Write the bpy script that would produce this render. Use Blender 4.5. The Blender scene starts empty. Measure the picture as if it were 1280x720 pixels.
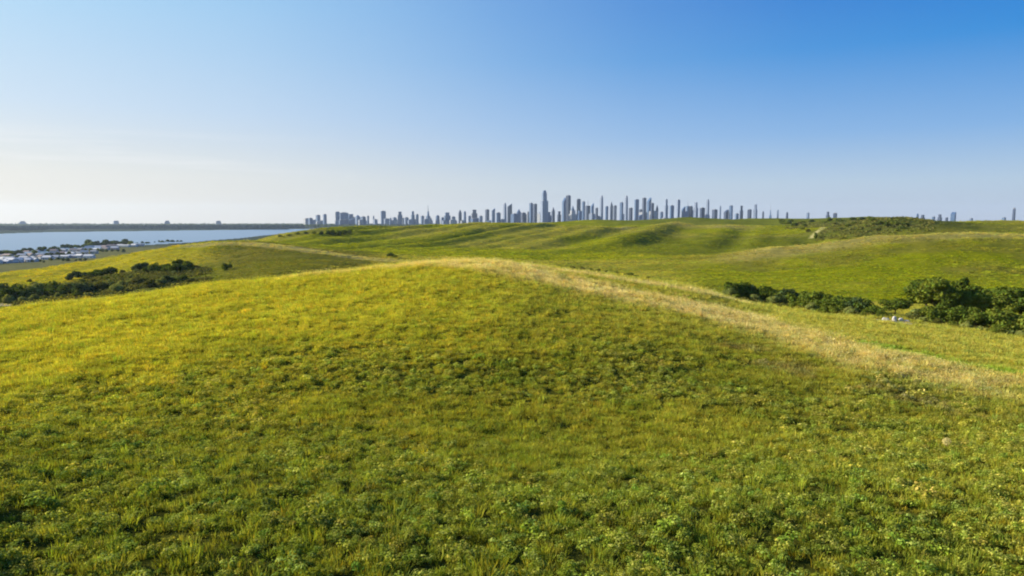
import bpy, bmesh, math, random
import numpy as np
from mathutils import Vector, Matrix

R = math.radians
random.seed(7)
rng = np.random.default_rng(11)
scene = bpy.context.scene
col = scene.collection

# ------------------------------------------------------------------ camera
CZ = 60.0                 # camera height above the water, metres
F = 850.0                 # focal length in photo pixels (1280 wide)
YH = 276.0                # photo row of the true horizon
PITCH = math.atan((360 - YH) / F)
cp, sp = math.cos(PITCH), math.sin(PITCH)
cd = bpy.data.cameras.new('camera')
cd.sensor_width = 36.0
cd.lens = 36.0 * F / 1280.0
cd.clip_start = 0.5
cd.clip_end = 60000
cam = bpy.data.objects.new('camera', cd)
col.objects.link(cam)
cam.location = (0, 0, CZ)
cam.rotation_euler = (R(90) - PITCH, 0, 0)
scene.camera = cam


def direction(px, py):
    """viewing direction through a photo pixel, scaled so that its Y is 1"""
    a = (px - 640.0) / F
    b = (360.0 - py) / F
    y = cp + b * sp
    z = -sp + b * cp
    return a / y, z / y


# ------------------------------------------------------------------ noise
def _hash(ix, iy, seed):
    h = (ix.astype(np.int64) * 374761393 + iy.astype(np.int64) * 668265263 + seed * 1442695041) & 0xffffffff
    h = ((h ^ (h >> 13)) * 1274126177) & 0xffffffff
    h = h ^ (h >> 16)
    return (h & 0xffff) / 65535.0


def vnoise(x, y, seed=0):
    xi, yi = np.floor(x), np.floor(y)
    fx, fy = x - xi, y - yi
    fx = fx * fx * fx * (fx * (fx * 6 - 15) + 10)
    fy = fy * fy * fy * (fy * (fy * 6 - 15) + 10)
    a = _hash(xi, yi, seed); b = _hash(xi + 1, yi, seed)
    c = _hash(xi, yi + 1, seed); d = _hash(xi + 1, yi + 1, seed)
    return (a * (1 - fx) + b * fx) * (1 - fy) + (c * (1 - fx) + d * fx) * fy


def fbm(x, y, seed=0, octaves=4, gain=0.5):
    s, a, n = 0.0, 1.0, 0.0
    for k in range(octaves):
        s = s + a * vnoise(x * 2 ** k + 13.7 * k, y * 2 ** k - 7.1 * k, seed + k)
        n += a
        a *= gain
    return s / n


def sstep(x, a, b):
    t = np.clip((x - a) / (b - a), 0, 1)
    return t * t * (3 - 2 * t)


# ------------------------------------------------------------------ terrain height
# survey points of the hills: (column, [(row, depth in metres) ...]) for ground in sight,
# (row None, depth, height) for the hollows behind a crest
SURVEY = [
    (-160, [(720, 20), (560, 40), (470, 70), (412, 112), (None, 150, 33), (None, 210, 22), (384, 300), (372, 345),
            (356, 410), (352, 440), (None, 520, 13), (None, 700, 5)]),
    (0, [(720, 23.5), (560, 43), (460, 75), (408, 105), (391, 123), (None, 160, 36), (None, 220, 27), (379, 292), (364, 340),
         (351, 390), (341, 450), (None, 520, 17), (None, 700, 5)]),
    (100, [(720, 24), (560, 44), (450, 77), (395, 110), (379, 128), (None, 170, 37), (None, 225, 29), (372, 295), (358, 340),
           (343, 400), (328, 480), (None, 560, 21), (None, 750, 6)]),
    (180, [(None, 220, 31), (364, 290), (350, 335), (335, 390), (314, 500), (None, 600, 26), (None, 800, 7)]),
    (260, [(720, 24), (560, 45), (440, 79), (378, 118), (358, 138), (None, 175, 41), (None, 230, 33), (355, 290), (345, 330),
           (328, 400), (302.5, 520), (None, 620, 32), (None, 850, 10)]),
    (330, [(None, 230, 33), (343, 300), (322, 410), (302.5, 520), (None, 620, 38), (306, 760), (298, 880), (None, 1050, 28), (None, 1300, 8)]),
    (400, [(720, 24), (560, 46), (430, 82), (362, 125), (343, 148), (None, 185, 42), (None, 240, 32), (336, 330),
           (325, 400), (312, 480), (None, 560, 35), (297, 750), (288, 900), (None, 1080, 38), (None, 1400, 12)]),
    (480, [(720, 24), (560, 47), (425, 84), (350, 130), (334, 155), (None, 190, 44), (None, 250, 31), (None, 340, 30),
           (323, 460), (313, 590), (298, 780), (284, 960), (None, 1150, 44), (None, 1500, 18)]),
    (600, [(720, 24), (560, 48), (420, 85), (345, 130), (325.5, 160), (None, 200, 45), (None, 260, 32), (None, 380, 28),
           (324, 500), (309, 650), (291, 850), (279, 1050), (None, 1250, 52), (None, 1600, 25)]),
    (740, [(720, 24), (560, 49), (425, 88), (360, 135), (342, 172), (None, 210, 41), (None, 270, 32), (336, 400),
           (318, 560), (300, 720), (283, 900), (None, 1000, 47), (275, 1200), (None, 1500, 40)]),
    (860, [(720, 24), (560, 49), (435, 88), (378, 135), (358, 182), (None, 220, 37), (351, 290), (330, 400), (322, 470),
           (None, 520, 32), (310, 640), (290, 850), (281.5, 930), (None, 1020, 50), (272, 1200), (None, 1500, 42)]),
    (960, [(720, 24), (560, 49), (450, 86), (398, 135), (386, 175), (378, 210), (353, 280), (332, 370), (311, 450),
           (None, 520, 33), (300, 660), (290, 820), (283, 900), (None, 1020, 52), (273, 1200), (None, 1500, 44)]),
    (1100, [(720, 24), (560, 48), (460, 82), (412, 125), (398, 152), (386, 185), (355, 250), (330, 340), (298, 450),
            (None, 520, 38), (None, 620, 42), (278, 740), (None, 860, 50), (271.5, 1150), (None, 1500, 44)]),
    (1200, [(720, 24), (560, 47), (480, 75), (425, 120), (411, 145), (392, 180), (358, 245), (330, 330), (292.5, 450),
            (None, 530, 41), (288, 640), (277.5, 800), (None, 1000, 52), (None, 1500, 35)]),
    (1280, [(720, 24), (560, 46), (500, 66), (437, 112), (425, 135), (400, 175), (360, 245), (330, 330), (291.5, 450),
            (None, 530, 41), (288, 640), (276.5, 800), (None, 1000, 52), (None, 1500, 35)]),
    (1440, [(720, 23), (560, 44), (520, 60), (455, 105), (440, 130), (412, 175), (362, 245), (330, 330), (290, 450),
            (None, 530, 42), (286, 640), (275, 800), (None, 1000, 50), (None, 1500, 35)]),
]
KT = 2.4


def _survey():
    P, S = [], []
    for px, rows in SURVEY:
        for r in rows:
            if r[0] is None:
                dx, dz = (px - 640.0) / F / cp, 0
                X, Y, Z = dx * r[1] * 1.0, r[1], r[2]
            else:
                dx, dz = direction(px, r[0])
                X, Y, Z = dx * r[1], r[1], CZ + dz * r[1]
            rr = math.hypot(X, Y)
            P.append((math.atan2(X, Y) * KT, math.log(rr)))
            S.append((CZ - Z) / rr)
    # under and beside the camera
    for th in (-0.9, -0.45, 0, 0.45, 0.9):
        P.append((th * KT, math.log(10))); S.append(13.4 / 10)
    return np.array(P), np.array(S)


def _U(d2):
    return 0.5 * d2 * np.log(d2 + 1e-12)


_P, _S = _survey()
_n = len(_P)
_K = _U(((_P[:, None, :] - _P[None, :, :]) ** 2).sum(-1)) + 1e-4 * np.eye(_n)
_Q = np.hstack([np.ones((_n, 1)), _P])
_A = np.zeros((_n + 3, _n + 3)); _A[:_n, :_n] = _K; _A[:_n, _n:] = _Q; _A[_n:, :_n] = _Q.T
_W = np.linalg.solve(_A, np.concatenate([_S, np.zeros(3)]))

SH_PX = np.array([-400, 0, 60, 120, 180, 240, 300, 340, 380, 410, 440])
SH_NEAR = np.array([900, 1400, 1520, 1680, 1850, 2050, 2450, 3000, 3900, 4700, 5600])
SH_FAR = np.array([3300, 3950, 4350, 4450, 4550, 4700, 4900, 5100, 5300, 5450, 5600])


def theta_px(px):
    return np.arctan((np.asarray(px, float) - 640) / F / cp)


def height(x, y, detail=True):
    x = np.asarray(x, float); y = np.asarray(y, float)
    shp = x.shape
    x = x.ravel(); y = y.ravel()
    out = np.empty_like(x)
    for i in range(0, len(x), 40000):
        out[i:i + 40000] = _height(x[i:i + 40000], y[i:i + 40000], detail)
    return out.reshape(shp)


def bump(x, y, cx, cy, rx, ry, rot, h):
    c, s = math.cos(rot), math.sin(rot)
    u = ((x - cx) * c + (y - cy) * s) / rx
    v = (-(x - cx) * s + (y - cy) * c) / ry
    return h * np.exp(-(u * u + v * v))


def _height(x, y, detail):
    r = np.hypot(x, y) + 1e-6
    th = np.arctan2(x, y)
    lim = 0.92
    tc = np.clip(th, -lim, lim)
    rc = np.clip(r, 9.0, 2000)
    u = tc * KT; v = np.log(rc)
    d2 = (u[:, None] - _P[None, :, 0]) ** 2 + (v[:, None] - _P[None, :, 1]) ** 2
    s = _U(d2) @ _W[:_n] + _W[_n] + _W[_n + 1] * u + _W[_n + 2] * v
    z = CZ - s * rc
    # spurs and hollows of the far hills, running down towards the lower left
    w = x - 0.45 * (y - 900) + 18 * (fbm(x / 90, y / 90, 77, 2) - .5)
    ph = w / 13.5 + 0.9 * np.sin(w / 47.0)
    spur = np.sin(ph + 0.5 * np.sin(ph)) * (0.75 + 0.4 * np.sin(w / 33.0 + 2)) + 0.25 * np.sin(w / 6.5 + 0.8)
    m = sstep(r, 560, 720) * (1 - sstep(r, 980, 1080)) * sstep(x, -330, -200) * (1 - sstep(x, 250, 340))
    z = z + m * spur * 3.5
    z = z + bump(x, y, 225, 880, 70, 150, -0.45, 2.5) + bump(x, y, 285, 720, 45, 110, -0.35, -5.0)
    z = z + bump(x, y, 190, 470, 70, 40, 0.1, 1.5) + bump(x, y, 330, 455, 120, 30, 0.0, 1.2)
    # wooded knoll with the little track
    z = z + bump(x, y, 385, 690, 62, 60, 0.2, 8.0)
    # flat land beyond
    pxx = 640 + np.tan(np.clip(th, -1.2, 1.2)) * F * cp
    rb = np.interp(pxx, [-200, 0, 260, 330, 400, 500, 800, 1500], [560, 620, 780, 1050, 1150, 1450, 1550, 1600])
    k = sstep(r, rb, rb * 1.4)
    zf = 2.2 + 1.2 * fbm(x / 400, y / 400, 5) * sstep(r, 700, 1500)
    z = z * (1 - k) + zf * k
    wob = 1 + 0.03 * (fbm(x / 300, y / 300, 9) - .5)
    rn = np.interp(pxx, SH_PX, SH_NEAR) * wob; rf = np.interp(pxx, SH_PX, SH_FAR) * (1 + 0.02 * (fbm(x / 500, y / 500, 19) - .5))
    wet = sstep(r, rn - 15, rn + 15) * (1 - sstep(r, rf - 20, rf + 20)) * (pxx < 438) * (y > 0)
    z = z * (1 - wet) - 3.0 * wet
    back = sstep(-y, 0, 60)
    z = z * (1 - back) + 46.0 * back * (r < 400) + 3.0 * back * (r >= 400)
    if detail:
        a = 1 - sstep(r, 150, 900)
        z = z + (fbm(x / 9, y / 9, 31) - .5) * 0.9 * a * sstep(r, 9, 30) + (fbm(x / 2.2, y / 2.2, 37, 3) - .5) * 0.22 * (1 - sstep(r, 80, 200))
        z = z + (fbm(x / 55, y / 55, 41, 4) - .5) * 3.4 * sstep(r, 220, 420) * (1 - k)
    return z


def hit(px, py, rmin=12, rmax=20000):
    """where the ray through a photo pixel first meets the ground"""
    dx, dz = direction(px, py)
    Y = np.exp(np.linspace(math.log(rmin), math.log(rmax), 3000))
    g = CZ + dz * Y - height(dx * Y, Y)
    below = np.nonzero(g < 0)[0]
    i = below[0] if len(below) else len(Y) - 1
    return float(dx * Y[i]), float(Y[i]), float(CZ + dz * Y[i])


def gz(x, y):
    return float(height(np.array([x]), np.array([y]))[0])


def at_depth(px, Y):
    dx, _ = direction(px, 340)
    return dx * Y, Y, gz(dx * Y, Y)

# ------------------------------------------------------------------ bookkeeping
def tag(o, label=None, category=None, group=None, kind=None):
    if label: o['label'] = label
    if category: o['category'] = category
    if group: o['group'] = group
    if kind: o['kind'] = kind
    return o


def new_mesh_obj(name, verts, faces, mat=None, parent=None, link=True, smooth=False):
    me = bpy.data.meshes.new(name)
    me.from_pydata([tuple(v) for v in verts], [], [tuple(f) for f in faces])
    me.update()
    if smooth:
        me.polygons.foreach_set('use_smooth', [True] * len(me.polygons))
    o = bpy.data.objects.new(name, me)
    if mat: me.materials.append(mat)
    if link: col.objects.link(o)
    if parent: o.parent = parent
    return o


class G:
    """small node-graph helper"""
    def __init__(self, tree):
        self.t = tree; self.n = tree.nodes; self.l = tree.links

    def add(self, kind, **kw):
        nd = self.n.new(kind)
        for k, v in kw.items(): setattr(nd, k, v)
        return nd

    def put(self, a, b):
        self.l.new(a, b)

    def noise(self, scale, detail=4, rough=0.55, vec=None, dist=0.0):
        nd = self.add('ShaderNodeTexNoise')
        nd.inputs['Scale'].default_value = scale
        nd.inputs['Detail'].default_value = detail
        nd.inputs['Roughness'].default_value = rough
        nd.inputs['Distortion'].default_value = dist
        if vec is not None: self.put(vec, nd.inputs['Vector'])
        return nd.outputs['Fac']

    def ramp(self, fac, stops, interp='LINEAR'):
        nd = self.add('ShaderNodeValToRGB')
        cr = nd.color_ramp; cr.interpolation = interp
        while len(cr.elements) < len(stops): cr.elements.new(0.5)
        for e, (p, c) in zip(cr.elements, stops):
            e.position = p; e.color = (*c, 1) if len(c) == 3 else c
        self.put(fac, nd.inputs[0])
        return nd.outputs[0]

    def mix(self, a, b, fac, mode='MIX'):
        nd = self.add('ShaderNodeMix', data_type='RGBA', blend_type=mode)
        for sock, v in ((nd.inputs[0], fac), (nd.inputs[6], a), (nd.inputs[7], b)):
            if isinstance(v, (int, float)): sock.default_value = v
            elif isinstance(v, tuple): sock.default_value = (*v, 1)
            else: self.put(v, sock)
        return nd.outputs[2]

    def math(self, op, a, b=None, c=None, clamp=False):
        nd = self.add('ShaderNodeMath', operation=op, use_clamp=clamp)
        for i, v in enumerate((a, b, c)):
            if v is None: continue
            if isinstance(v, (int, float)): nd.inputs[i].default_value = v
            else: self.put(v, nd.inputs[i])
        return nd.outputs[0]


def material(name):
    m = bpy.data.materials.new(name); m.use_nodes = True
    g = G(m.node_tree)
    b = g.n['Principled BSDF']
    return m, g, b


def simple(name, c, rough=0.8, var=0.0, scale=1.0, spec=0.3, metal=0.0):
    m, g, b = material(name)
    b.inputs['Roughness'].default_value = rough
    b.inputs['Specular IOR Level'].default_value = spec
    b.inputs['Metallic'].default_value = metal
    if var:
        tc = g.add('ShaderNodeTexCoord').outputs['Object']
        f = g.noise(scale, 4, 0.6, tc)
        g.put(g.ramp(f, [(0.25, tuple(x * (1 - var) for x in c)), (0.75, tuple(min(1, x * (1 + var)) for x in c))]), b.inputs['Base Color'])
    else:
        b.inputs['Base Color'].default_value = (*c, 1)
    return m


# ------------------------------------------------------------------ sky, sun, exposure
SUN_AZ = R(-76)      # clockwise from +Y (the view); the sun stands to the left
SUN_EL = R(20)
EXPOSURE = 0.95
SKY_SUNWARD = [(0.0, (229, 220, 207)), (0.06, (228, 226, 220)), (0.143, (203, 221, 238)), (0.28, (172, 214, 244)), (0.6, (105, 165, 235)), (1.0, (60, 125, 220))]
SKY_AWAY = [(0.0, (184, 195, 214)), (0.05, (176, 199, 222)), (0.115, (126, 174, 226)), (0.22, (42, 139, 217)), (0.28, (20, 122, 210)), (0.6, (20, 90, 195)), (1.0, (15, 70, 175))]
w = bpy.data.worlds.new('World'); scene.world = w; w.use_nodes = True
g = G(w.node_tree)
bg = g.n['Background']
sky = g.add('ShaderNodeTexSky', sky_type='NISHITA')
sky.sun_disc = False
sky.sun_elevation = SUN_EL
sky.sun_rotation = SUN_AZ
sky.altitude = 60
sky.air_density = 1.0
sky.dust_density = 0.8
sky.ozone_density = 1.6
# thin cirrus low over the water
tc = g.add('ShaderNodeTexCoord').outputs['Generated']
mp = g.add('ShaderNodeMapping'); mp.inputs['Scale'].default_value = (2.2, 2.2, 38.0); mp.inputs['Rotation'].default_value = (0, R(4), 0)
g.put(tc, mp.inputs['Vector'])
cl = g.noise(1.3, 6, 0.55, mp.outputs[0], 0.25)
clf = g.ramp(cl, [(0.42, (0, 0, 0)), (0.66, (1, 1, 1))])
sep = g.add('ShaderNodeSeparateXYZ'); g.put(tc, sep.inputs[0])
band = g.ramp(sep.outputs[2], [(0.05, (0, 0, 0)), (0.078, (1, 1, 1)), (0.094, (1, 1, 1)), (0.118, (0, 0, 0))])
left = g.ramp(g.math('MULTIPLY', sep.outputs[0], -1.0), [(0.18, (0, 0, 0)), (0.5, (1, 1, 1))])
f = g.math('MULTIPLY', g.math('MULTIPLY', clf, band), g.math('MULTIPLY', left, 0.6))


def lin(*rgb):
    """sRGB 0-255 of the sky as seen -> radiance before strength and exposure"""
    o = []
    for v in rgb:
        v /= 255.0
        v = v / 12.92 if v <= 0.04045 else ((v + 0.055) / 1.055) ** 2.4
        o.append(v / (0.12 * 2 ** EXPOSURE))
    return tuple(o)


def zramp(stops):
    return g.ramp(sep.outputs[2], [(z, lin(*c)) for z, c in stops])


bright = zramp(SKY_SUNWARD)      # the side of the sky towards the sun
deep = zramp(SKY_AWAY)           # the side away from it
az = g.math('ARCTAN2', sep.outputs[0], sep.outputs[1])
tt = g.math('MULTIPLY_ADD', az, 1 / 1.30, 0.5, clamp=True)
tt = g.ramp(tt, [(0.0, (0, 0, 0)), (0.22, (0.20, 0.20, 0.20)), (0.36, (0.39, 0.39, 0.39)), (0.5, (0.61, 0.61, 0.61)), (0.64, (0.79, 0.79, 0.79)), (0.8, (0.92, 0.92, 0.92)), (1.0, (1, 1, 1))])
grad = g.mix(bright, deep, tt)
base = g.mix(grad, sky.outputs[0], 0.04)
base = g.mix(base, lin(250, 250, 248), f)
g.put(base, bg.inputs['Color'])
bg.inputs['Strength'].default_value = 0.12

sd = bpy.data.lights.new('sun', 'SUN'); sd.energy = 5.0; sd.angle = R(0.6); sd.color = (1.0, 0.93, 0.80)
so = bpy.data.objects.new('sun', sd); col.objects.link(so)
to_sun = Vector((math.sin(SUN_AZ) * math.cos(SUN_EL), math.cos(SUN_AZ) * math.cos(SUN_EL), math.sin(SUN_EL)))
so.rotation_euler = to_sun.to_track_quat('Z', 'Y').to_euler()
so.location = to_sun * 300

vs = scene.view_settings
vs.view_transform = 'Standard'; vs.look = 'None'; vs.exposure = EXPOSURE; vs.gamma = 1.0
scene.cycles.max_bounces = 6
scene.cycles.diffuse_bounces = 2
scene.cycles.glossy_bounces = 2
scene.cycles.transmission_bounces = 3
scene.cycles.transparent_max_bounces = 8
scene.cycles.volume_bounces = 1
scene.cycles.use_denoising = True
try: scene.cycles.denoiser = 'OPENIMAGEDENOISE'
except Exception: pass
scene.cycles.use_adaptive_sampling = True
scene.cycles.adaptive_threshold = 0.01
scene.cycles.pixel_filter_type = 'BLACKMAN_HARRIS'
scene.cycles.filter_width = 2.0
scene.render.film_transparent = False


# ------------------------------------------------------------------ what grows where (colours of the ground cover, some hill shading painted in)
def near_hit(px, py, rmin=14, rmax=185):
    dx, dz = direction(px, py)
    Y = np.linspace(rmin, rmax, 700)
    gg = CZ + dz * Y - height(dx * Y, Y, False)
    b = np.nonzero(gg < 0)[0]
    i = b[0] if len(b) else int(np.argmin(gg / Y))
    return dx * Y[i], Y[i]


def poly_sd(x, y, pts):
    """signed distance to a polygon, negative inside"""
    d = np.full(x.shape, 1e18); inside = np.zeros(x.shape, bool)
    n = len(pts)
    for i in range(n):
        ax, ay = pts[i]; bx, by = pts[(i + 1) % n]
        ex, ey = bx - ax, by - ay
        t = np.clip(((x - ax) * ex + (y - ay) * ey) / (ex * ex + ey * ey + 1e-9), 0, 1)
        d = np.minimum(d, (x - ax - t * ex) ** 2 + (y - ay - t * ey) ** 2)
        c = ((ay > y) != (by > y)) & (x < ex * (y - ay) / (ey if abs(ey) > 1e-9 else 1e-9) + ax)
        inside ^= c
    d = np.sqrt(d)
    return np.where(inside, -d, d)


def line_d(x, y, pts):
    d = np.full(x.shape, 1e18)
    for (ax, ay), (bx, by) in zip(pts[:-1], pts[1:]):
        ex, ey = bx - ax, by - ay
        t = np.clip(((x - ax) * ex + (y - ay) * ey) / (ex * ex + ey * ey + 1e-9), 0, 1)
        d = np.minimum(d, (x - ax - t * ex) ** 2 + (y - ay - t * ey) ** 2)
    return np.sqrt(d)


SWATH = [near_hit(*p) for p in [(470, 336), (540, 327), (600, 326), (650, 335), (700, 346), (780, 361), (860, 377), (940, 394), (1010, 411), (1090, 433),
         (1180, 454), (1300, 480), (1300, 512), (1180, 490), (1100, 466), (1010, 438), (940, 418), (860, 397), (780, 378), (700, 360), (640, 346), (570, 336)]]
EDGE = [near_hit(*p) for p in [(600, 328), (660, 334), (740, 345), (800, 354), (860, 364), (930, 380)]]
CREST = [near_hit(*p) for p in [(380, 346), (440, 339), (520, 332), (600, 328)]]
MEADOW = [near_hit(*p) for p in [(620, 327), (740, 344), (860, 362), (960, 384), (1100, 399), (1200, 414), (1300, 430), (1300, 482), (1180, 455),
          (1090, 434), (1010, 412), (860, 378), (700, 347), (640, 334)]]
STREAK = [near_hit(*p) for p in [(1085, 431), (1180, 449), (1300, 474)]]
SCRUB = [near_hit(*p) for p in [(930, 438), (1020, 470), (1120, 492), (1240, 520)]]
GAP = [near_hit(*p) for p in [(1094, 399.5), (1112, 401), (1128, 403), (1142, 405)]]
# far tracks, in world metres
TRACK_VALLEY = [hit(px, py, 200)[:2] for px, py in [(-60, 385), (20, 381), (70, 377.5), (125, 373)]]
TRACK_FAR_HILL = [hit(px, py, 380)[:2] for px, py in [(250, 306), (310, 304), (350, 308), (400, 315), (450, 322), (480, 325)]]
TRACK_KNOLL = [hit(px, py, 400)[:2] for px, py in [(1014, 298), (1018, 293), (1024, 288), (1032, 284)]]


def lerp3(a, b, t):
    return a + (np.asarray(b) - a) * t[:, None]


def ground_colour(x, y):
    x = np.asarray(x, float); y = np.asarray(y, float)
    r = np.hypot(x, y)
    pxx = 640 + np.where(y > 1, x / np.maximum(y, 1), np.sign(x) * 3) * F * cp
    n1 = fbm(x / 22, y / 22, 51, 4); n2 = fbm(x / 5.5, y / 5.5, 61, 3); n3 = fbm(x / 140, y / 140, 71, 3)
    c = np.tile(np.array([0.156, 0.158, 0.014]), (len(x), 1))
    # near hill: yellow flowering far left shoulder, green near side; light and shade partly painted in
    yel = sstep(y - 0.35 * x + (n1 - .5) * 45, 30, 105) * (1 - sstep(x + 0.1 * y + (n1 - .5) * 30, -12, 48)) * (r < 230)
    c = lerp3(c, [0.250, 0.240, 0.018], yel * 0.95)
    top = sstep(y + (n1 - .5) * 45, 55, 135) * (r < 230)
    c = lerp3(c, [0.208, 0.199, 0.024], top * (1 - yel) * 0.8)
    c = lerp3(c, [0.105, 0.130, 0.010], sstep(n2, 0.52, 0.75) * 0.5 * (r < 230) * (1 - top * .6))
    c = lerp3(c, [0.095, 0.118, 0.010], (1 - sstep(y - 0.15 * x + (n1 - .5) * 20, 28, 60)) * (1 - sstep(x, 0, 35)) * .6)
    # meadow and dry swath
    near = r < 230
    wob = (n2 - .5) * 7 + (n1 - .5) * 8
    md = poly_sd(x, y, MEADOW)
    m = 1 - sstep(md + wob, -2, 4)
    c = lerp3(c, [0.208, 0.199, 0.024], m * 0.85 * near)
    sd_ = poly_sd(x, y, SWATH)
    m = (1 - sstep(sd_ + wob * 1.1, -4.0, 5.0)) * near
    c = lerp3(c, [0.40, 0.328, 0.092], m * (1 - .48 * sstep(x + (n1 - .5) * 30, 22, 60)) * (0.6 + 0.4 * sstep(n2, 0.3, 0.6)))
    m = (1 - sstep(line_d(x, y, EDGE) + wob * 0.3, 2, 5)) * near
    c = lerp3(c, [0.39, 0.33, 0.09], m * 0.8)
    m = (1 - sstep(line_d(x, y, CREST) + wob * 0.5, 1, 8)) * near
    c = lerp3(c, [0.37, 0.31, 0.07], m * 0.75)
    m = (1 - sstep(line_d(x, y, STREAK) + wob * 0.3, 0.8, 2.5)) * near
    c = lerp3(c, [0.12, 0.19, 0.012], m * 0.8)
    m = (1 - sstep(line_d(x, y, SCRUB) + wob * 0.6, 1.5, 5.5)) * near * sstep(n2, 0.42, 0.6)
    c = lerp3(c, [0.16, 0.12, 0.035], m * 0.5)
    m = (1 - sstep(line_d(x, y, GAP), 1.0, 2.6)) * near
    c = lerp3(c, [0.44, 0.39, 0.27], m * 0.9)
    # ---- farther hills
    far = (r >= 230)
    c2 = np.tile(np.array([0.208, 0.212, 0.008]), (len(x), 1))
    c2 = lerp3(c2, [0.26, 0.225, 0.035], sstep(n3, 0.5, 0.68) * 0.7)
    c2 = lerp3(c2, [0.10, 0.125, 0.012], sstep(n1, 0.5, 0.7) * 0.5)
    right = sstep(pxx, 820, 900) * (1 - sstep(r, 470, 560))
    c2 = lerp3(c2, [0.160, 0.178, 0.005], right * 0.7)
    leftv = (1 - sstep(pxx, 230, 330)) * (1 - sstep(r, 400, 450))
    c2 = lerp3(c2, [0.085, 0.095, 0.022], leftv * (0.45 + 0.5 * sstep(n1, 0.3, 0.55)))
    leftA = (1 - sstep(pxx, 200, 300)) * sstep(r, 400, 440)
    c2 = lerp3(c2, [0.31, 0.26, 0.02], leftA * 0.8 * (1 - sstep(r, 560, 640)))
    shadeA = sstep(pxx, 240, 300) * (1 - sstep(pxx, 440, 500)) * (1 - sstep(r, 540, 570))
    c2 = lerp3(c2, [0.115, 0.108, 0.018], shadeA * 0.8)  # shaded right side of the rounded hill, painted as darker cover
    crestD = sstep(pxx, 840, 960) * sstep(r / (1 + .0006 * np.abs(pxx - 900)), 395, 425) * (1 - sstep(r, 520, 560))
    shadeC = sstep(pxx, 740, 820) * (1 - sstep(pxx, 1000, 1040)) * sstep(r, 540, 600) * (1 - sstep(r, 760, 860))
    c2 = lerp3(c2, [0.095, 0.108, 0.012], shadeC * .6)  # shade of the slope turned from the sun, put into the colour
    c2 = lerp3(c2, [0.36, 0.30, 0.085], crestD * 0.8)
    brow = right * sstep(n1 + sstep(r, 330, 450) * .35, 0.55, 0.85)
    c2 = lerp3(c2, [0.15, 0.125, 0.025], brow * 0.5)
    knoll = np.exp(-(((x - 392) / 85) ** 2 + ((y - 700) / 75) ** 2))
    c2 = lerp3(c2, [0.070, 0.082, 0.016], np.clip(knoll * 1.6, 0, 1) * 0.85)
    capC = sstep(r, 880, 940) * (1 - sstep(r, 990, 1030)) * sstep(pxx, 640, 740) * (1 - sstep(pxx, 900, 980))
    c2 = lerp3(c2, [0.30, 0.25, 0.07], capC * 0.7)
    ridge = sstep(r, 1060, 1120) * sstep(pxx, 700, 800)
    c2 = lerp3(c2, [0.10, 0.12, 0.02], ridge * 0.7)
    for pts, wd, cc in ((TRACK_VALLEY, 3.0, [0.40, 0.34, 0.22]), (TRACK_FAR_HILL, 15.0, [0.32, 0.27, 0.085]), (TRACK_KNOLL, 3.0, [0.38, 0.34, 0.14])):
        m = 1 - sstep(line_d(x, y, pts) + (n2 - .5) * wd * 0.5, wd * 0.6, wd * 1.2)
        c2 = lerp3(c2, cc, m * 0.85)
    # low land by the water and beyond
    low = sstep(r, 620, 760) * (1 - sstep(pxx, 250, 330))
    c2 = lerp3(c2, [0.15, 0.145, 0.05], low)
    low = sstep(r, 1500, 1900)
    c2 = lerp3(c2, [0.055, 0.070, 0.045], low)
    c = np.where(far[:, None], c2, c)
    k = (sstep(r, 200, 260))[:, None]
    return np.clip(c, 0.004, 0.9)


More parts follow.
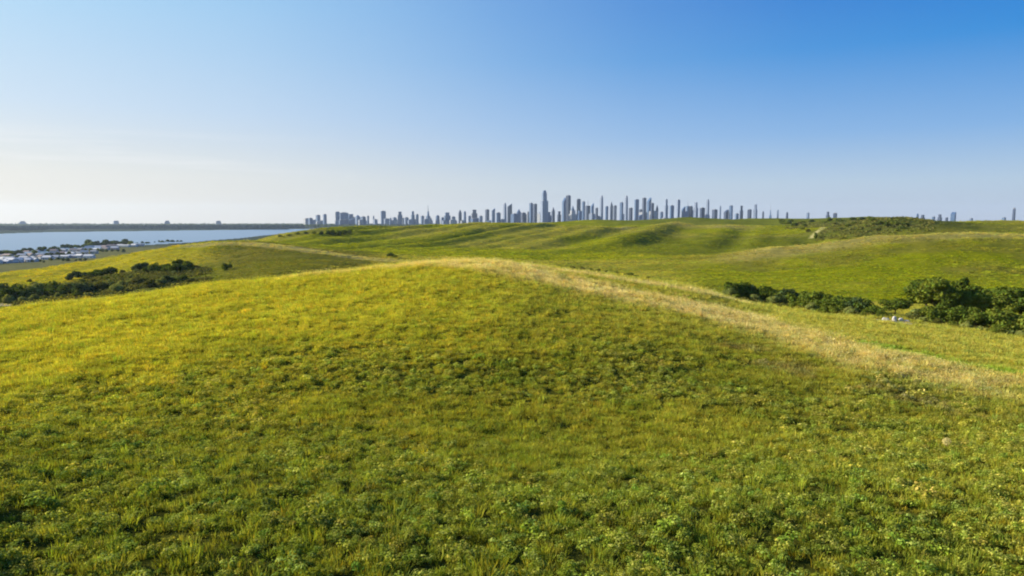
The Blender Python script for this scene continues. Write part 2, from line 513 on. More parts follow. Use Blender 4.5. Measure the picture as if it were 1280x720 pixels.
# ------------------------------------------------------------------ the ground: one sheet to the horizon
def build_ground():
    th = np.concatenate([np.linspace(-math.pi, -0.95, 60, endpoint=False), np.linspace(-0.95, 0.95, 720), np.linspace(0.95, math.pi, 61)[1:-1]])
    rr = np.concatenate([[3, 6, 9, 12, 15], np.exp(np.linspace(math.log(18), math.log(1300), 430)), np.exp(np.linspace(math.log(1320), math.log(15000), 95))])
    T, RR = np.meshgrid(th, rr)
    X = (np.sin(T) * RR).ravel(); Y = (np.cos(T) * RR).ravel()
    Z = height(X, Y)
    nt, nr = len(th), len(rr)
    V = np.column_stack([X, Y, Z])
    V = np.vstack([V, [0, 0, gz(0, 0.1)]])
    i = np.arange(nr - 1)[:, None] * nt; j = np.arange(nt)[None, :]; j2 = (j + 1) % nt
    quads = np.stack([i + j, i + j2, i + nt + j2, i + nt + j], -1).reshape(-1, 4)[:, ::-1]
    me = bpy.data.meshes.new('ground')
    nq = len(quads)
    tris = np.column_stack([np.arange(nt), (np.arange(nt) + 1) % nt, np.full(nt, len(V) - 1)])
    me.vertices.add(len(V)); me.vertices.foreach_set('co', V.astype(np.float32).ravel())
    me.loops.add(nq * 4 + nt * 3)
    me.loops.foreach_set('vertex_index', np.concatenate([quads.ravel(), tris.ravel()]).astype(np.int32))
    me.polygons.add(nq + nt)
    me.polygons.foreach_set('loop_start', np.concatenate([np.arange(nq) * 4, nq * 4 + np.arange(nt) * 3]).astype(np.int32))
    me.polygons.foreach_set('loop_total', np.concatenate([np.full(nq, 4), np.full(nt, 3)]).astype(np.int32))
    me.update(calc_edges=True); me.validate()
    me.polygons.foreach_set('use_smooth', np.ones(nq + nt, bool))
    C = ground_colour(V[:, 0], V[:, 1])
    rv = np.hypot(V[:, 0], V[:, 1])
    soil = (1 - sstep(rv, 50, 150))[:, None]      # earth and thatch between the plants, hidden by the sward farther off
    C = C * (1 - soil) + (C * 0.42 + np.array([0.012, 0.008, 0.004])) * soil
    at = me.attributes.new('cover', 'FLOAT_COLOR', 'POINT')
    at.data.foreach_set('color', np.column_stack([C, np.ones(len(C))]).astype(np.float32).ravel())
    o = bpy.data.objects.new('ground', me); col.objects.link(o)
    m, g, b = material('hill_turf')
    a = g.add('ShaderNodeAttribute'); a.attribute_name = 'cover'
    pos = g.add('ShaderNodeNewGeometry').outputs['Position']
    f1 = g.noise(0.35, 5, 0.65, pos); f2 = g.noise(0.05, 4, 0.6, pos); f3 = g.noise(2.2, 4, 0.7, pos)
    v1 = g.ramp(f1, [(0.25, (0.62, 0.66, 0.7)), (0.5, (1, 1, 1)), (0.78, (1.35, 1.28, 1.2))])
    v2 = g.ramp(f2, [(0.3, (0.68, 0.74, 0.8)), (0.7, (1.28, 1.2, 1.1))])
    v3 = g.ramp(f3, [(0.3, (0.7, 0.72, 0.8)), (0.7, (1.25, 1.22, 1.15))])
    c = g.mix(g.mix(g.mix(a.outputs['Color'], v1, 1.0, 'MULTIPLY'), v2, 1.0, 'MULTIPLY'), v3, 0.8, 'MULTIPLY')
    g.put(c, b.inputs['Base Color'])
    b.inputs['Roughness'].default_value = 1.0; b.inputs['Specular IOR Level'].default_value = 0.0
    bp = g.add('ShaderNodeBump'); bp.inputs['Strength'].default_value = 0.55; bp.inputs['Distance'].default_value = 0.9
    hh = g.math('ADD', g.math('MULTIPLY', f1, 1.0), g.math('MULTIPLY', f3, 0.35))
    g.put(hh, bp.inputs['Height']); g.put(bp.outputs[0], b.inputs['Normal'])
    me.materials.append(m)
    return tag(o, 'rolling green and yellow grass hills running down to flat land', kind='structure')


ground = build_ground()

# ------------------------------------------------------------------ the water
def build_water():
    n = 96
    rings = [600, 1500, 3000, 6000, 15000]
    V, Fc = [], []
    for r_ in rings:
        for k in range(n):
            a = 2 * math.pi * k / n
            V.append((math.sin(a) * r_, math.cos(a) * r_, 0.0))
    for i in range(len(rings) - 1):
        for k in range(n):
            Fc.append((i * n + k, (i + 1) * n + k, (i + 1) * n + (k + 1) % n, i * n + (k + 1) % n))
    m, g, b = material('estuary_water')
    b.inputs['Base Color'].default_value = (0.09, 0.17, 0.24, 1)
    b.inputs['Roughness'].default_value = 0.28
    b.inputs['IOR'].default_value = 1.33
    pos = g.add('ShaderNodeNewGeometry').outputs['Position']
    mp = g.add('ShaderNodeMapping'); mp.inputs['Scale'].default_value = (0.02, 0.05, 0.05); g.put(pos, mp.inputs[0])
    bp = g.add('ShaderNodeBump'); bp.inputs['Strength'].default_value = 0.35; bp.inputs['Distance'].default_value = 1.0
    g.put(g.noise(3.0, 6, 0.65, mp.outputs[0]), bp.inputs['Height']); g.put(bp.outputs[0], b.inputs['Normal'])
    o = new_mesh_obj('water', V, [f[::-1] for f in Fc], m)
    return tag(o, 'pale blue water of the wide river behind the waterside houses', kind='structure')


build_water()

# ------------------------------------------------------------------ the air
def build_haze():
    s = 15300.0
    zt, zb = 400.0, -4.0
    V = [(-s, -s, zb), (s, -s, zb), (s, s, zb), (-s, s, zb), (-s, -s, zt), (s, -s, zt), (s, s, zt), (-s, s, zt)]
    Fc = [(0, 3, 2, 1), (4, 5, 6, 7), (0, 1, 5, 4), (1, 2, 6, 5), (2, 3, 7, 6), (3, 0, 4, 7)]
    m = bpy.data.materials.new('haze_air'); m.use_nodes = True
    g = G(m.node_tree)
    for nd in list(g.n):
        if nd.type != 'OUTPUT_MATERIAL': g.n.remove(nd)
    v = g.add('ShaderNodeVolumePrincipled')
    v.inputs['Color'].default_value = (0.72, 0.86, 1.0, 1)
    v.inputs['Density'].default_value = HAZE_DENSITY
    v.inputs['Anisotropy'].default_value = 0.25
    g.put(v.outputs[0], g.n['Material Output'].inputs['Volume'])
    o = new_mesh_obj('haze', V, Fc, m)
    return tag(o, 'pale blue haze in the air over the far land', kind='stuff')


HAZE_DENSITY = 0.000023
build_haze()

# ------------------------------------------------------------------ the sward: many small plants of one grass object
def foliage_material(name, base=None, var=0.35, transl=0.35, tint_attr=None, objvar=0.12, hue=0.0):
    m = bpy.data.materials.new(name); m.use_nodes = True
    g = G(m.node_tree)
    g.n.remove(g.n['Principled BSDF'])
    a = g.add('ShaderNodeAttribute'); a.attribute_name = 'leaf'
    if tint_attr:
        t = g.add('ShaderNodeAttribute'); t.attribute_type = 'INSTANCER'; t.attribute_name = tint_attr
        c = t.outputs['Color']
    else:
        rn = g.add('ShaderNodeObjectInfo').outputs['Random']
        lo = tuple(v * (1 - objvar) for v in base); hi = (base[0] * (1 + objvar * 2.2), base[1] * (1 + objvar * 1.5), base[2] * (1 + objvar))
        c = g.ramp(rn, [(0, lo), (1, hi)])
    c = g.mix(c, a.outputs['Color'], 1.0, 'MULTIPLY')
    d = g.add('ShaderNodeBsdfDiffuse'); g.put(c, d.inputs[0])
    tr = g.add('ShaderNodeBsdfTranslucent'); g.put(g.mix(c, (1.15, 1.05, 0.5), 1.0, 'MULTIPLY'), tr.inputs[0])
    mx = g.add('ShaderNodeMixShader'); mx.inputs[0].default_value = transl
    g.put(d.outputs[0], mx.inputs[1]); g.put(tr.outputs[0], mx.inputs[2])
    g.put(mx.outputs[0], g.n['Material Output'].inputs[0])
    return m


def leaf_mesh(name, V, Fc, FC, mat):
    """mesh with a colour of its own for every face"""
    me = bpy.data.meshes.new(name)
    me.from_pydata([tuple(v) for v in V], [], Fc)
    me.update()
    at = me.attributes.new('leaf', 'FLOAT_COLOR', 'FACE')
    at.data.foreach_set('color', np.array([(*c, 1) for c in FC], np.float32).ravel())
    me.materials.append(mat)
    return me


def blade(V, Fc, FC, base, az, lean, h, wd, c, rnd):
    d = (math.cos(az), math.sin(az)); s = (-d[1], d[0])
    i = len(V)
    for k, t in enumerate((0, 0.5, 1.0)):
        o = lean * t * t * h; z = h * t * (1 - 0.25 * lean * t)
        ww = wd * (1.0, 0.8, 0.0)[k]
        cx, cy = base[0] + d[0] * o, base[1] + d[1] * o
        if k < 2:
            V.append((cx - s[0] * ww, cy - s[1] * ww, z)); V.append((cx + s[0] * ww, cy + s[1] * ww, z))
        else:
            V.append((cx, cy, z))
    Fc += [(i, i + 1, i + 3, i + 2), (i + 2, i + 3, i + 4)]
    FC += [tuple(v * 0.85 for v in c), tuple(v * 1.1 for v in c)]


def leaf_quad(V, Fc, FC, p, n, size, c, rnd, aspect=0.6):
    n = Vector(n).normalized()
    a = n.orthogonal().normalized(); a.rotate(Matrix.Rotation(rnd.uniform(0, 6.28), 3, n))
    b = n.cross(a)
    p = Vector(p); i = len(V)
    V += [p - a * size, p - b * size * aspect, p + a * size, p + b * size * aspect]
    Fc.append((i, i + 1, i + 2, i + 3)); FC.append(c)


def proto_tuft(seed, n, rad, h, wd, head=None):
    rnd = random.Random(seed); V, Fc, FC = [], [], []
    for _ in range(n):
        a = rnd.uniform(0, 6.28); r = rad * math.sqrt(rnd.random())
        k = rnd.uniform(0.75, 1.25)
        c = (k * rnd.uniform(0.9, 1.2), k, k * rnd.uniform(0.7, 1.2))
        hh = h * rnd.uniform(0.55, 1.15)
        blade(V, Fc, FC, (r * math.cos(a), r * math.sin(a)), a + rnd.uniform(-1.2, 1.2), rnd.uniform(0.05, 0.65), hh, wd * rnd.uniform(.7, 1.3), c, rnd)
    if head:
        for _ in range(head):
            a = rnd.uniform(0, 6.28); r = rad * math.sqrt(rnd.random()) * 1.1
            z = h * rnd.uniform(0.95, 1.35)
            leaf_quad(V, Fc, FC, (r * math.cos(a), r * math.sin(a), z), (rnd.gauss(0, 1), rnd.gauss(0, 1), .3), 0.035, (1.35, 1.3, 1.6), rnd, 0.45)
    return V, Fc, FC


def proto_forb(seed, n, rad, h, ls, tips=0.25):
    rnd = random.Random(seed); V, Fc, FC = [], [], []
    subs = [(rnd.gauss(0, rad * .45), rnd.gauss(0, rad * .45), rnd.uniform(.55, 1.0)) for _ in range(6)]
    for _ in range(n):
        sx, sy, sh = rnd.choice(subs)
        u = rnd.random()
        d = Vector((rnd.gauss(0, 1), rnd.gauss(0, 1), abs(rnd.gauss(0, 1)) + .2)).normalized()
        rr = rad * 0.55
        p = (sx + d.x * rr, sy + d.y * rr, h * sh * (0.35 + 0.6 * d.z))
        k = rnd.uniform(0.7, 1.15)
        c = (k * .92, k, k)
        if d.z > 0.6 and rnd.random() < tips: c = (1.8, 1.65, 2.6)
        nn = d + Vector((rnd.gauss(0, .5), rnd.gauss(0, .5), rnd.gauss(0.3, .5)))
        leaf_quad(V, Fc, FC, p, nn, ls * rnd.uniform(.7, 1.3), c, rnd)
    return V, Fc, FC


turf_leaf = foliage_material('meadow_leaf', tint_attr='tint', transl=0.38)
stock = bpy.data.collections.new('meadow_plants')      # sources of the sward, drawn only where the grass object sets them
KINDS = [
    proto_tuft(1, 34, 0.20, 0.36, 0.013),
    proto_tuft(2, 40, 0.26, 0.24, 0.014),
    proto_tuft(3, 30, 0.22, 0.46, 0.012, head=5),
    proto_forb(4, 110, 0.22, 0.36, 0.040),
    proto_forb(5, 130, 0.28, 0.42, 0.042, tips=0.45),
    proto_forb(6, 95, 0.20, 0.30, 0.038, tips=0.12),
    proto_tuft(7, 44, 0.30, 0.34, 0.011, head=14),
]
for k, (V, Fc, FC) in enumerate(KINDS):
    o = bpy.data.objects.new('meadow_plant_%02d' % k, leaf_mesh('meadow_plant', V, Fc, FC, turf_leaf))
    stock.objects.link(o)


def scatter_tree():
    t = bpy.data.node_groups.new('sward', 'GeometryNodeTree')
    t.interface.new_socket('Geometry', in_out='INPUT', socket_type='NodeSocketGeometry')
    t.interface.new_socket('Geometry', in_out='OUTPUT', socket_type='NodeSocketGeometry')
    n = t.nodes; l = t.links
    gi = n.new('NodeGroupInput'); go = n.new('NodeGroupOutput')
    iop = n.new('GeometryNodeInstanceOnPoints')
    ci = n.new('GeometryNodeCollectionInfo'); ci.inputs['Collection'].default_value = stock
    ci.inputs['Separate Children'].default_value = True; ci.inputs['Reset Children'].default_value = True
    def attr(name, typ):
        a = n.new('GeometryNodeInputNamedAttribute'); a.data_type = typ; a.inputs['Name'].default_value = name
        return a.outputs[0]
    l.new(gi.outputs[0], iop.inputs['Points']); l.new(ci.outputs[0], iop.inputs['Instance'])
    iop.inputs['Pick Instance'].default_value = True
    l.new(attr('kind', 'INT'), iop.inputs['Instance Index'])
    l.new(attr('rot', 'FLOAT_VECTOR'), iop.inputs['Rotation'])
    l.new(attr('scl', 'FLOAT_VECTOR'), iop.inputs['Scale'])
    l.new(iop.outputs[0], go.inputs[0])
    return t


sward = scatter_tree()


def scatter_object(name, x, y, kind, scl, tint, lab):
    n = len(x)
    z = height(x, y) - 0.02
    me = bpy.data.meshes.new(name)
    me.vertices.add(n)
    me.vertices.foreach_set('co', np.column_stack([x, y, z]).astype(np.float32).ravel())
    me.attributes.new('kind', 'INT', 'POINT').data.foreach_set('value', kind.astype(np.int32))
    rot = np.column_stack([rng.normal(0, .12, n), rng.normal(0, .12, n), rng.uniform(0, 6.283, n)])
    me.attributes.new('rot', 'FLOAT_VECTOR', 'POINT').data.foreach_set('vector', rot.astype(np.float32).ravel())
    me.attributes.new('scl', 'FLOAT_VECTOR', 'POINT').data.foreach_set('vector', scl.astype(np.float32).ravel())
    me.attributes.new('tint', 'FLOAT_COLOR', 'POINT').data.foreach_set('color', np.column_stack([tint, np.ones(n)]).astype(np.float32).ravel())
    o = bpy.data.objects.new(name, me); col.objects.link(o)
    md = o.modifiers.new('sward', 'NODES'); md.node_group = sward
    return tag(o, lab, kind='stuff')


def build_sward():
    R0, R1, AZ = 11.0, 232.0, 0.88
    rs = np.linspace(R0, R1, 2000)
    dens = 13.0 * np.minimum(1.0, (52.0 / rs) ** 1.25) * DENSITY
    cdf = np.cumsum(dens * rs * 2 * AZ); N = int(cdf[-1] * (rs[1] - rs[0])); cdf /= cdf[-1]
    r = np.interp(rng.random(N), cdf, rs); th = rng.uniform(-AZ, AZ, N)
    x, y = r * np.sin(th), r * np.cos(th)
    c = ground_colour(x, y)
    n1 = fbm(x / 1.25, y / 1.25, 81, 3); n2 = fbm(x / 14, y / 14, 91, 3)
    dry = (c[:, 0] > 0.27) & (c[:, 2] > 0.036)
    leafy = sstep(n2 + (70 - r) / 160.0, 0.42, 0.62) * (1 - sstep(r, 85, 120))
    # gaps in the cover
    keep = (rng.random(N) < np.clip(1.25 - 1.25 * sstep(n1, 0.53, 0.68) * (0.55 + 0.45 * leafy), 0.12, 1)) | (r > 125)
    u = rng.random(N)
    kind = np.where(u < leafy * 0.40, rng.choice([3, 4, 4, 5], N), rng.choice([0, 0, 1, 1, 2], N))
    kind = np.where(dry, rng.choice([2, 6, 1, 6], N), kind)
    big = np.maximum(1.0, (r / 52.0) ** 0.62)
    s = rng.lognormal(0, 0.26, N) * big
    sc = np.column_stack([s, s, s * rng.uniform(.75, 1.15, N) / big ** 0.45])
    g_ = fbm(x / 1.3, y / 1.3, 95, 2)
    k = np.exp(rng.normal(0, 1, N) * np.where(r < 80, .15, .09)) * (0.72 + 0.56 * g_) * GRASS_GAIN
    k = np.where(dry, k * 0.88, k) * (1 + .12 * (1 - sstep(r, 35, 80)) + .10 * sstep(r, 70, 110))
    t = c * k[:, None]
    warm = rng.normal(0, .10, N)
    t[:, 0] *= 1 + warm; t[:, 2] *= 1 + rng.random(N) * .6
    t = np.clip(t, 0.003, 0.75)
    keep &= line_d(x, y, GAP) > 2.0      # bare ground in the gap of the hedge
    a = keep & ~dry
    scatter_object('grass', x[a], y[a], kind[a], sc[a], t[a], 'green and yellow-green grass and leafy weeds over the near hill')
    a = keep & dry
    scatter_object('dry_grass', x[a], y[a], kind[a], sc[a], t[a], 'tan dry grass along the swath over the hilltop')




def build_far_tussocks():
    N = 90000
    r = np.exp(rng.uniform(math.log(225.0), math.log(1080.0), N)); th = rng.uniform(-0.80, 0.80, N)
    x, y = r * np.sin(th), r * np.cos(th)
    z = height(x, y, False)
    keep = (z > 18) & (fbm(x / 18, y / 18, 203, 3) + rng.normal(0, .10, N) > .40)
    x, y, r = x[keep], y[keep], r[keep]; n = len(x)
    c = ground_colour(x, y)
    k = rng.lognormal(0, 0.10, n) * 2.1
    t = c * k[:, None]; t[:, 0] *= rng.uniform(.8, 1.1, n)
    s = rng.lognormal(0, .3, n) * (r / 200.0) * 1.25
    sc = np.column_stack([s * 1.5, s * 1.5, s * 0.5 * (1 - .55 * sstep(r, 500, 750))])
    scatter_object('tussock_grass', x, y, rng.choice([0, 1, 1, 0, 5], n), sc, np.clip(t, .003, .7), 'rough tussocks of grass over the farther hills')


build_far_tussocks()
DENSITY = 1.0
GRASS_GAIN = 1.9
build_sward()

# ------------------------------------------------------------------ trees and bushes
bark = simple('bark', (0.07, 0.052, 0.035), 0.9, 0.3, 6)
LEAVES = {
    'dark': foliage_material('dark_leaves', (0.088, 0.128, 0.018), transl=0.25),
    'mid': foliage_material('green_leaves', (0.145, 0.190, 0.026), transl=0.3),
    'pale': foliage_material('pale_leaves', (0.24, 0.28, 0.075), transl=0.3),
    'blue': foliage_material('blue_green_leaves', (0.070, 0.108, 0.036), transl=0.25),
    'shore': foliage_material('shore_leaves', (0.022, 0.045, 0.060), transl=0.05),  # blue of the distance haze painted into the leaf colour
    'olive': foliage_material('olive_leaves', (0.125, 0.135, 0.030), transl=0.3),
    'straw': foliage_material('straw_heads', (0.62, 0.56, 0.24), transl=0.3),
}


def tube(V, Fc, pts, rads, n=7):
    base = len(V)
    for k, (p, r_) in enumerate(zip(pts, rads)):
        p = Vector(p)
        d = (Vector(pts[min(k + 1, len(pts) - 1)]) - Vector(pts[max(k - 1, 0)])).normalized()
        a = d.orthogonal().normalized(); b = d.cross(a)
        for j in range(n):
            t = 2 * math.pi * j / n
            V.append(p + (a * math.cos(t) + b * math.sin(t)) * r_)
    for k in range(len(pts) - 1):
        for j in range(n):
            Fc.append((base + k * n + j, base + k * n + (j + 1) % n, base + (k + 1) * n + (j + 1) % n, base + (k + 1) * n + j))
    V.append(Vector(pts[-1])); t = len(V) - 1; q = base + (len(pts) - 1) * n
    for j in range(n): Fc.append((q + j, q + (j + 1) % n, t))


def lobes_for(rnd, style):
    """crown as lobes (centre, radii) for a plant one unit tall"""
    L = []
    if style == 'tree':
        for k in range(13):
            a = rnd.uniform(0, 6.28); rr = rnd.uniform(0.05, 0.30)
            z = rnd.uniform(0.36, 0.84); rr *= 1.1 - abs(z - .55)
            s = rnd.uniform(0.11, 0.19)
            L.append((Vector((rr * math.cos(a), rr * math.sin(a), z)), Vector((s * 1.15, s * 1.15, s * rnd.uniform(.7, .95)))))
        L.append((Vector((0, 0, 0.60)), Vector((0.24, 0.24, 0.24))))
    elif style == 'tall':
        for k in range(12):
            z = 0.22 + 0.7 * k / 11; rr = 0.11 * rnd.uniform(.3, 1.2)
            a = rnd.uniform(0, 6.28); s = 0.16 * (1.15 - 0.65 * abs(z - .45) / .5)
            L.append((Vector((rr * math.cos(a), rr * math.sin(a), z)), Vector((s, s, s * 1.1))))
    elif style == 'wide':
        for k in range(14):
            a = rnd.uniform(0, 6.28); rr = rnd.uniform(0.1, 0.48); z = rnd.uniform(0.55, 0.82) - rr * .25
            s = rnd.uniform(0.14, 0.22)
            L.append((Vector((rr * math.cos(a), rr * math.sin(a), z)), Vector((s * 1.2, s * 1.2, s * .72))))
    else:    # bush, leafy to the ground
        for k in range(13):
            a = rnd.uniform(0, 6.28); rr = rnd.uniform(0.08, 0.52); z = rnd.uniform(0.20, 0.74) * (1.15 - rr * .8)
            s = rnd.uniform(0.17, 0.28)
            L.append((Vector((rr * math.cos(a), rr * math.sin(a), z)), Vector((s * 1.15, s * 1.15, s * .85))))
    return L


def crown_data(seed, style, n, ls):
    rnd = random.Random(seed)
    L = lobes_for(rnd, style)
    wts = [l[1].x * l[1].y for l in L]
    V, Fc, FC = [], [], []
    for _ in range(n):
        c, s = rnd.choices(L, wts)[0]
        d = Vector((rnd.gauss(0, 1), rnd.gauss(0, 1), rnd.gauss(0.15, 1))).normalized()
        q = rnd.uniform(0.55, 1.05) ** 0.6 if rnd.random() < 0.9 else rnd.uniform(1.0, 1.22)
        p = c + Vector((d.x * s.x, d.y * s.y, d.z * s.z)) * q
        if p.z < 0.015: continue
        k = rnd.uniform(0.65, 1.35)
        col_ = (k * rnd.uniform(.85, 1.25), k, k * rnd.uniform(.7, 1.2))
        nn = d + Vector((rnd.gauss(0, .55), rnd.gauss(0, .55), rnd.gauss(.15, .55)))
        leaf_quad(V, Fc, FC, p, nn, ls * rnd.uniform(.6, 1.4), col_, rnd, 0.7)
    return V, Fc, FC, L


def wood_data(seed, style, L):
    rnd = random.Random(seed + 100)
    V, Fc = [], []
    if style == 'bush':
        for l in L[:6]:
            c = l[0]
            tube(V, Fc, [(0, 0, -0.03), (c.x * .35, c.y * .35, c.z * .5), (c.x * .8, c.y * .8, c.z * .95)], [0.028, 0.018, 0.008], 5)
    else:
        top = 0.62 if style != 'tall' else 0.85
        pts = [(0, 0, -0.03), (0.006, 0.004, 0.1), (-0.01, 0.01, 0.25), (0.012, -0.006, 0.42), (0, 0, top)]
        tube(V, Fc, pts, [0.042, 0.030, 0.025, 0.018, 0.007], 8)
        for l in L[:9]:
            c = l[0]; z0 = 0.2 + 0.35 * rnd.random()
            tube(V, Fc, [(0, 0, z0), (c.x * .5, c.y * .5, (z0 + c.z) * .5 + .03), (c.x * .95, c.y * .95, c.z)], [0.016, 0.010, 0.004], 5)
    return V, Fc


PROTO = {}
for style, seeds, n, ls in (('tree', (1, 2, 3), 5200, 0.030), ('tall', (4,), 3800, 0.030), ('wide', (5,), 4200, 0.034), ('bush', (6, 7, 8, 9), 3000, 0.046)):
    for sdd in seeds:
        V, Fc, FC, L = crown_data(sdd, style, n, ls)
        wv, wf = wood_data(sdd, style, L)
        wm = bpy.data.meshes.new('wood'); wm.from_pydata([tuple(v) for v in wv], [], wf); wm.update(); wm.materials.append(bark)
        PROTO[(style, sdd)] = ((V, Fc, FC), wm, {})
# light crowns for the plants a kilometre and more away
for sdd in (21, 22, 23):
    V, Fc, FC, L = crown_data(sdd, 'bush', 700, 0.085)
    wv, wf = wood_data(sdd, 'bush', L)
    wm = bpy.data.meshes.new('wood'); wm.from_pydata([tuple(v) for v in wv], [], wf); wm.update(); wm.materials.append(bark)
    PROTO[('far', sdd)] = ((V, Fc, FC), wm, {})

KEYS = {s_: [k for k in PROTO if k[0] == s_] for s_ in ('tree', 'tall', 'wide', 'bush', 'far')}
ORD = ['first', 'second', 'third', 'fourth', 'fifth', 'sixth', 'seventh', 'eighth', 'ninth', 'tenth', 'eleventh', 'twelfth', 'thirteenth',
       'fourteenth', 'fifteenth', 'sixteenth', 'seventeenth', 'eighteenth', 'nineteenth', 'twentieth', 'twenty-first', 'twenty-second', 'twenty-third', 'twenty-fourth',
       'twenty-fifth', 'twenty-sixth', 'twenty-seventh', 'twenty-eighth', 'twenty-ninth', 'thirtieth']
trnd = random.Random(99)


def plant(style, tone, x, y, h, wid=1.0, sink=0.0):
    """one tree or bush: an Empty at its foot with wood and leaves as parts"""
    key = trnd.choice(KEYS[style])
    (V, Fc, FC), wm, byt = PROTO[key]
    if tone not in byt:
        byt[tone] = leaf_mesh('crown', V, Fc, FC, LEAVES[tone])
    bush = style in ('bush', 'far')
    root = bpy.data.objects.new('bush' if bush else 'broadleaf_tree', None)
    col.objects.link(root)
    root.location = (x, y, gz(x, y) - sink)
    root.rotation_euler = (0, 0, trnd.uniform(0, 6.28))
    root.scale = (h * wid, h * wid, h)
    a = bpy.data.objects.new('stems' if bush else 'trunk', wm); a.parent = root; col.objects.link(a)
    b = bpy.data.objects.new('foliage' if bush else 'crown', byt[tone]); b.parent = root; col.objects.link(b)
    root['category'] = 'bush' if bush else 'tree'
    return root


TONE = {'dark': 'dark green', 'mid': 'mid green', 'pale': 'pale green', 'blue': 'blue-green', 'olive': 'olive green', 'straw': 'straw coloured'}


def row(items, where, group, start='left'):
    """items: (root, px, tone, word); labels each by its look and its turn in the row"""
    items = sorted(items, key=lambda t: t[1])
    n = len(items)
    count = {}
    for r_, px, tone, wd in items:
        count[(tone, wd)] = count.get((tone, wd), 0) + 1
    seen = {}
    for r_, px, tone, wd in items:
        k = seen[(tone, wd)] = seen.get((tone, wd), 0) + 1
        look = f'{TONE[tone]} {wd}'
        m = count[(tone, wd)]
        if m == 1: lab = f'only {look} {where}'
        elif k <= (m + 1) // 2: lab = f'{ORD[k-1]} {look} from the left {where}'
        else: lab = (f'{ORD[m-k]} {look} from the right {where}')
        r_['label'] = lab; r_['group'] = group


def scatter_row(spec, where, group, tones, style='bush', rmin=150):
    out = []
    for px, base, hpx, wid, tone in spec:
        x, y, z = hit(px, base, rmin)
        h = hpx * y / F
        wd = ('low ' if hpx < 7 and y < 500 else 'rounded ' if wid < 1.3 else 'broad ') + ('bush' if style in ('bush', 'far') else 'tree')
        out.append((plant(style, tone, x, y, h, wid, 0.03 * h), px, tone, wd))
    row(out, where, group)
    return out


# hedge at the foot of the right hill: tall dark bushes behind, smaller ones in front
H1 = [(916, 373, 27, 0.85, 'dark'), (927, 375, 26, 0.95, 'dark'), (938, 376, 24, 1.0, 'blue'), (950, 378, 25, 1.0, 'dark'), (962, 379, 24, 1.05, 'dark'), (975, 381, 22, 1.1, 'mid'),
      (986, 382, 25, 1.1, 'blue'), (999, 384, 24, 1.1, 'dark'), (1011, 386, 24, 1.0, 'dark'), (1022, 387, 27, 1.0, 'mid'), (1034, 389, 25, 1.05, 'dark'), (1045, 391, 25, 1.1, 'dark'),
      (1056, 392, 27, 1.0, 'dark'), (1067, 393, 25, 1.05, 'blue'), (1079, 394, 24, 1.05, 'dark'), (1091, 396, 17, 1.2, 'dark'), (1101, 398, 11, 1.3, 'dark')]
H2 = [(911, 373, 15, 0.9, 'pale'), (921, 376, 10, 1.2, 'mid'), (931, 378, 8, 1.4, 'olive'), (943, 379, 15, 1.0, 'pale'), (955, 380, 7, 1.5, 'olive'), (966, 382, 14, 1.0, 'pale'), (978, 385, 8, 1.4, 'olive'),
      (990, 386, 10, 1.2, 'mid'), (1002, 388, 8, 1.4, 'olive'), (1014, 389, 13, 1.0, 'pale'), (1028, 392, 9, 1.3, 'mid'), (1040, 393, 13, 1.1, 'mid'), (1053, 394, 8, 1.4, 'olive'), (1063, 395, 14, 0.9, 'pale'), (1078, 397, 7, 1.3, 'mid')]
scatter_row(H1, 'in the back row of the hedge', 'bushes of the hedge below the hill', None)
scatter_row(H2, 'in the front row of the hedge', 'bushes of the hedge below the hill', None)


def stand(spec, where, group):
    out = []
    for style, px, base, top, wid, tone, Y in spec:
        x, y, z = at_depth(px, Y)
        zt = CZ + direction(px, top)[1] * Y
        h = max(1.5, zt - z) * 1.04
        wd = {'tree': 'round-crowned tree', 'tall': 'narrow tall tree', 'wide': 'spreading tree', 'bush': 'bush'}[style]
        out.append((plant(style, tone, x, y, h, wid, 0.02 * h), px, tone, wd))
    row(out, where, group)


stand([
    ('wide', 1122, 394, 371, 1.15, 'dark', 163),
    ('tree', 1160, 400, 347, 1.15, 'dark', 172), ('tree', 1174, 400, 346, 1.15, 'mid', 168), ('tall', 1202, 400, 348, 0.95, 'dark', 174),
    ('tree', 1190, 402, 361, 1.1, 'dark', 166), ('tree', 1217, 404, 364, 1.1, 'mid', 165), ('tree', 1233, 405, 354, 1.15, 'dark', 168),
    ('tree', 1250, 407, 368, 1.1, 'mid', 162), ('tree', 1266, 408, 357, 1.2, 'dark', 164), ('tree', 1288, 410, 357, 1.2, 'dark', 162),
    ('tree', 1310, 412, 352, 1.2, 'dark', 162), ('tree', 1336, 412, 360, 1.2, 'mid', 158),
], 'in the grove beside the meadow', 'trees of the grove beside the meadow')
stand([
    ('bush', 1150, 406, 384, 1.1, 'pale', 156), ('bush', 1167, 409, 380, 1.0, 'mid', 155), ('bush', 1186, 412, 376, 1.0, 'dark', 154), ('bush', 1203, 414, 380, 1.0, 'dark', 152),
    ('bush', 1221, 417, 382, 1.05, 'mid', 150), ('bush', 1240, 420, 384, 1.0, 'dark', 149), ('bush', 1257, 422, 380, 1.0, 'mid', 147), ('bush', 1275, 425, 386, 1.0, 'dark', 146),
    ('bush', 1294, 428, 384, 1.0, 'mid', 144), ('bush', 1315, 430, 388, 1.0, 'dark', 142),
], 'under the grove trees', 'bushes under the grove')
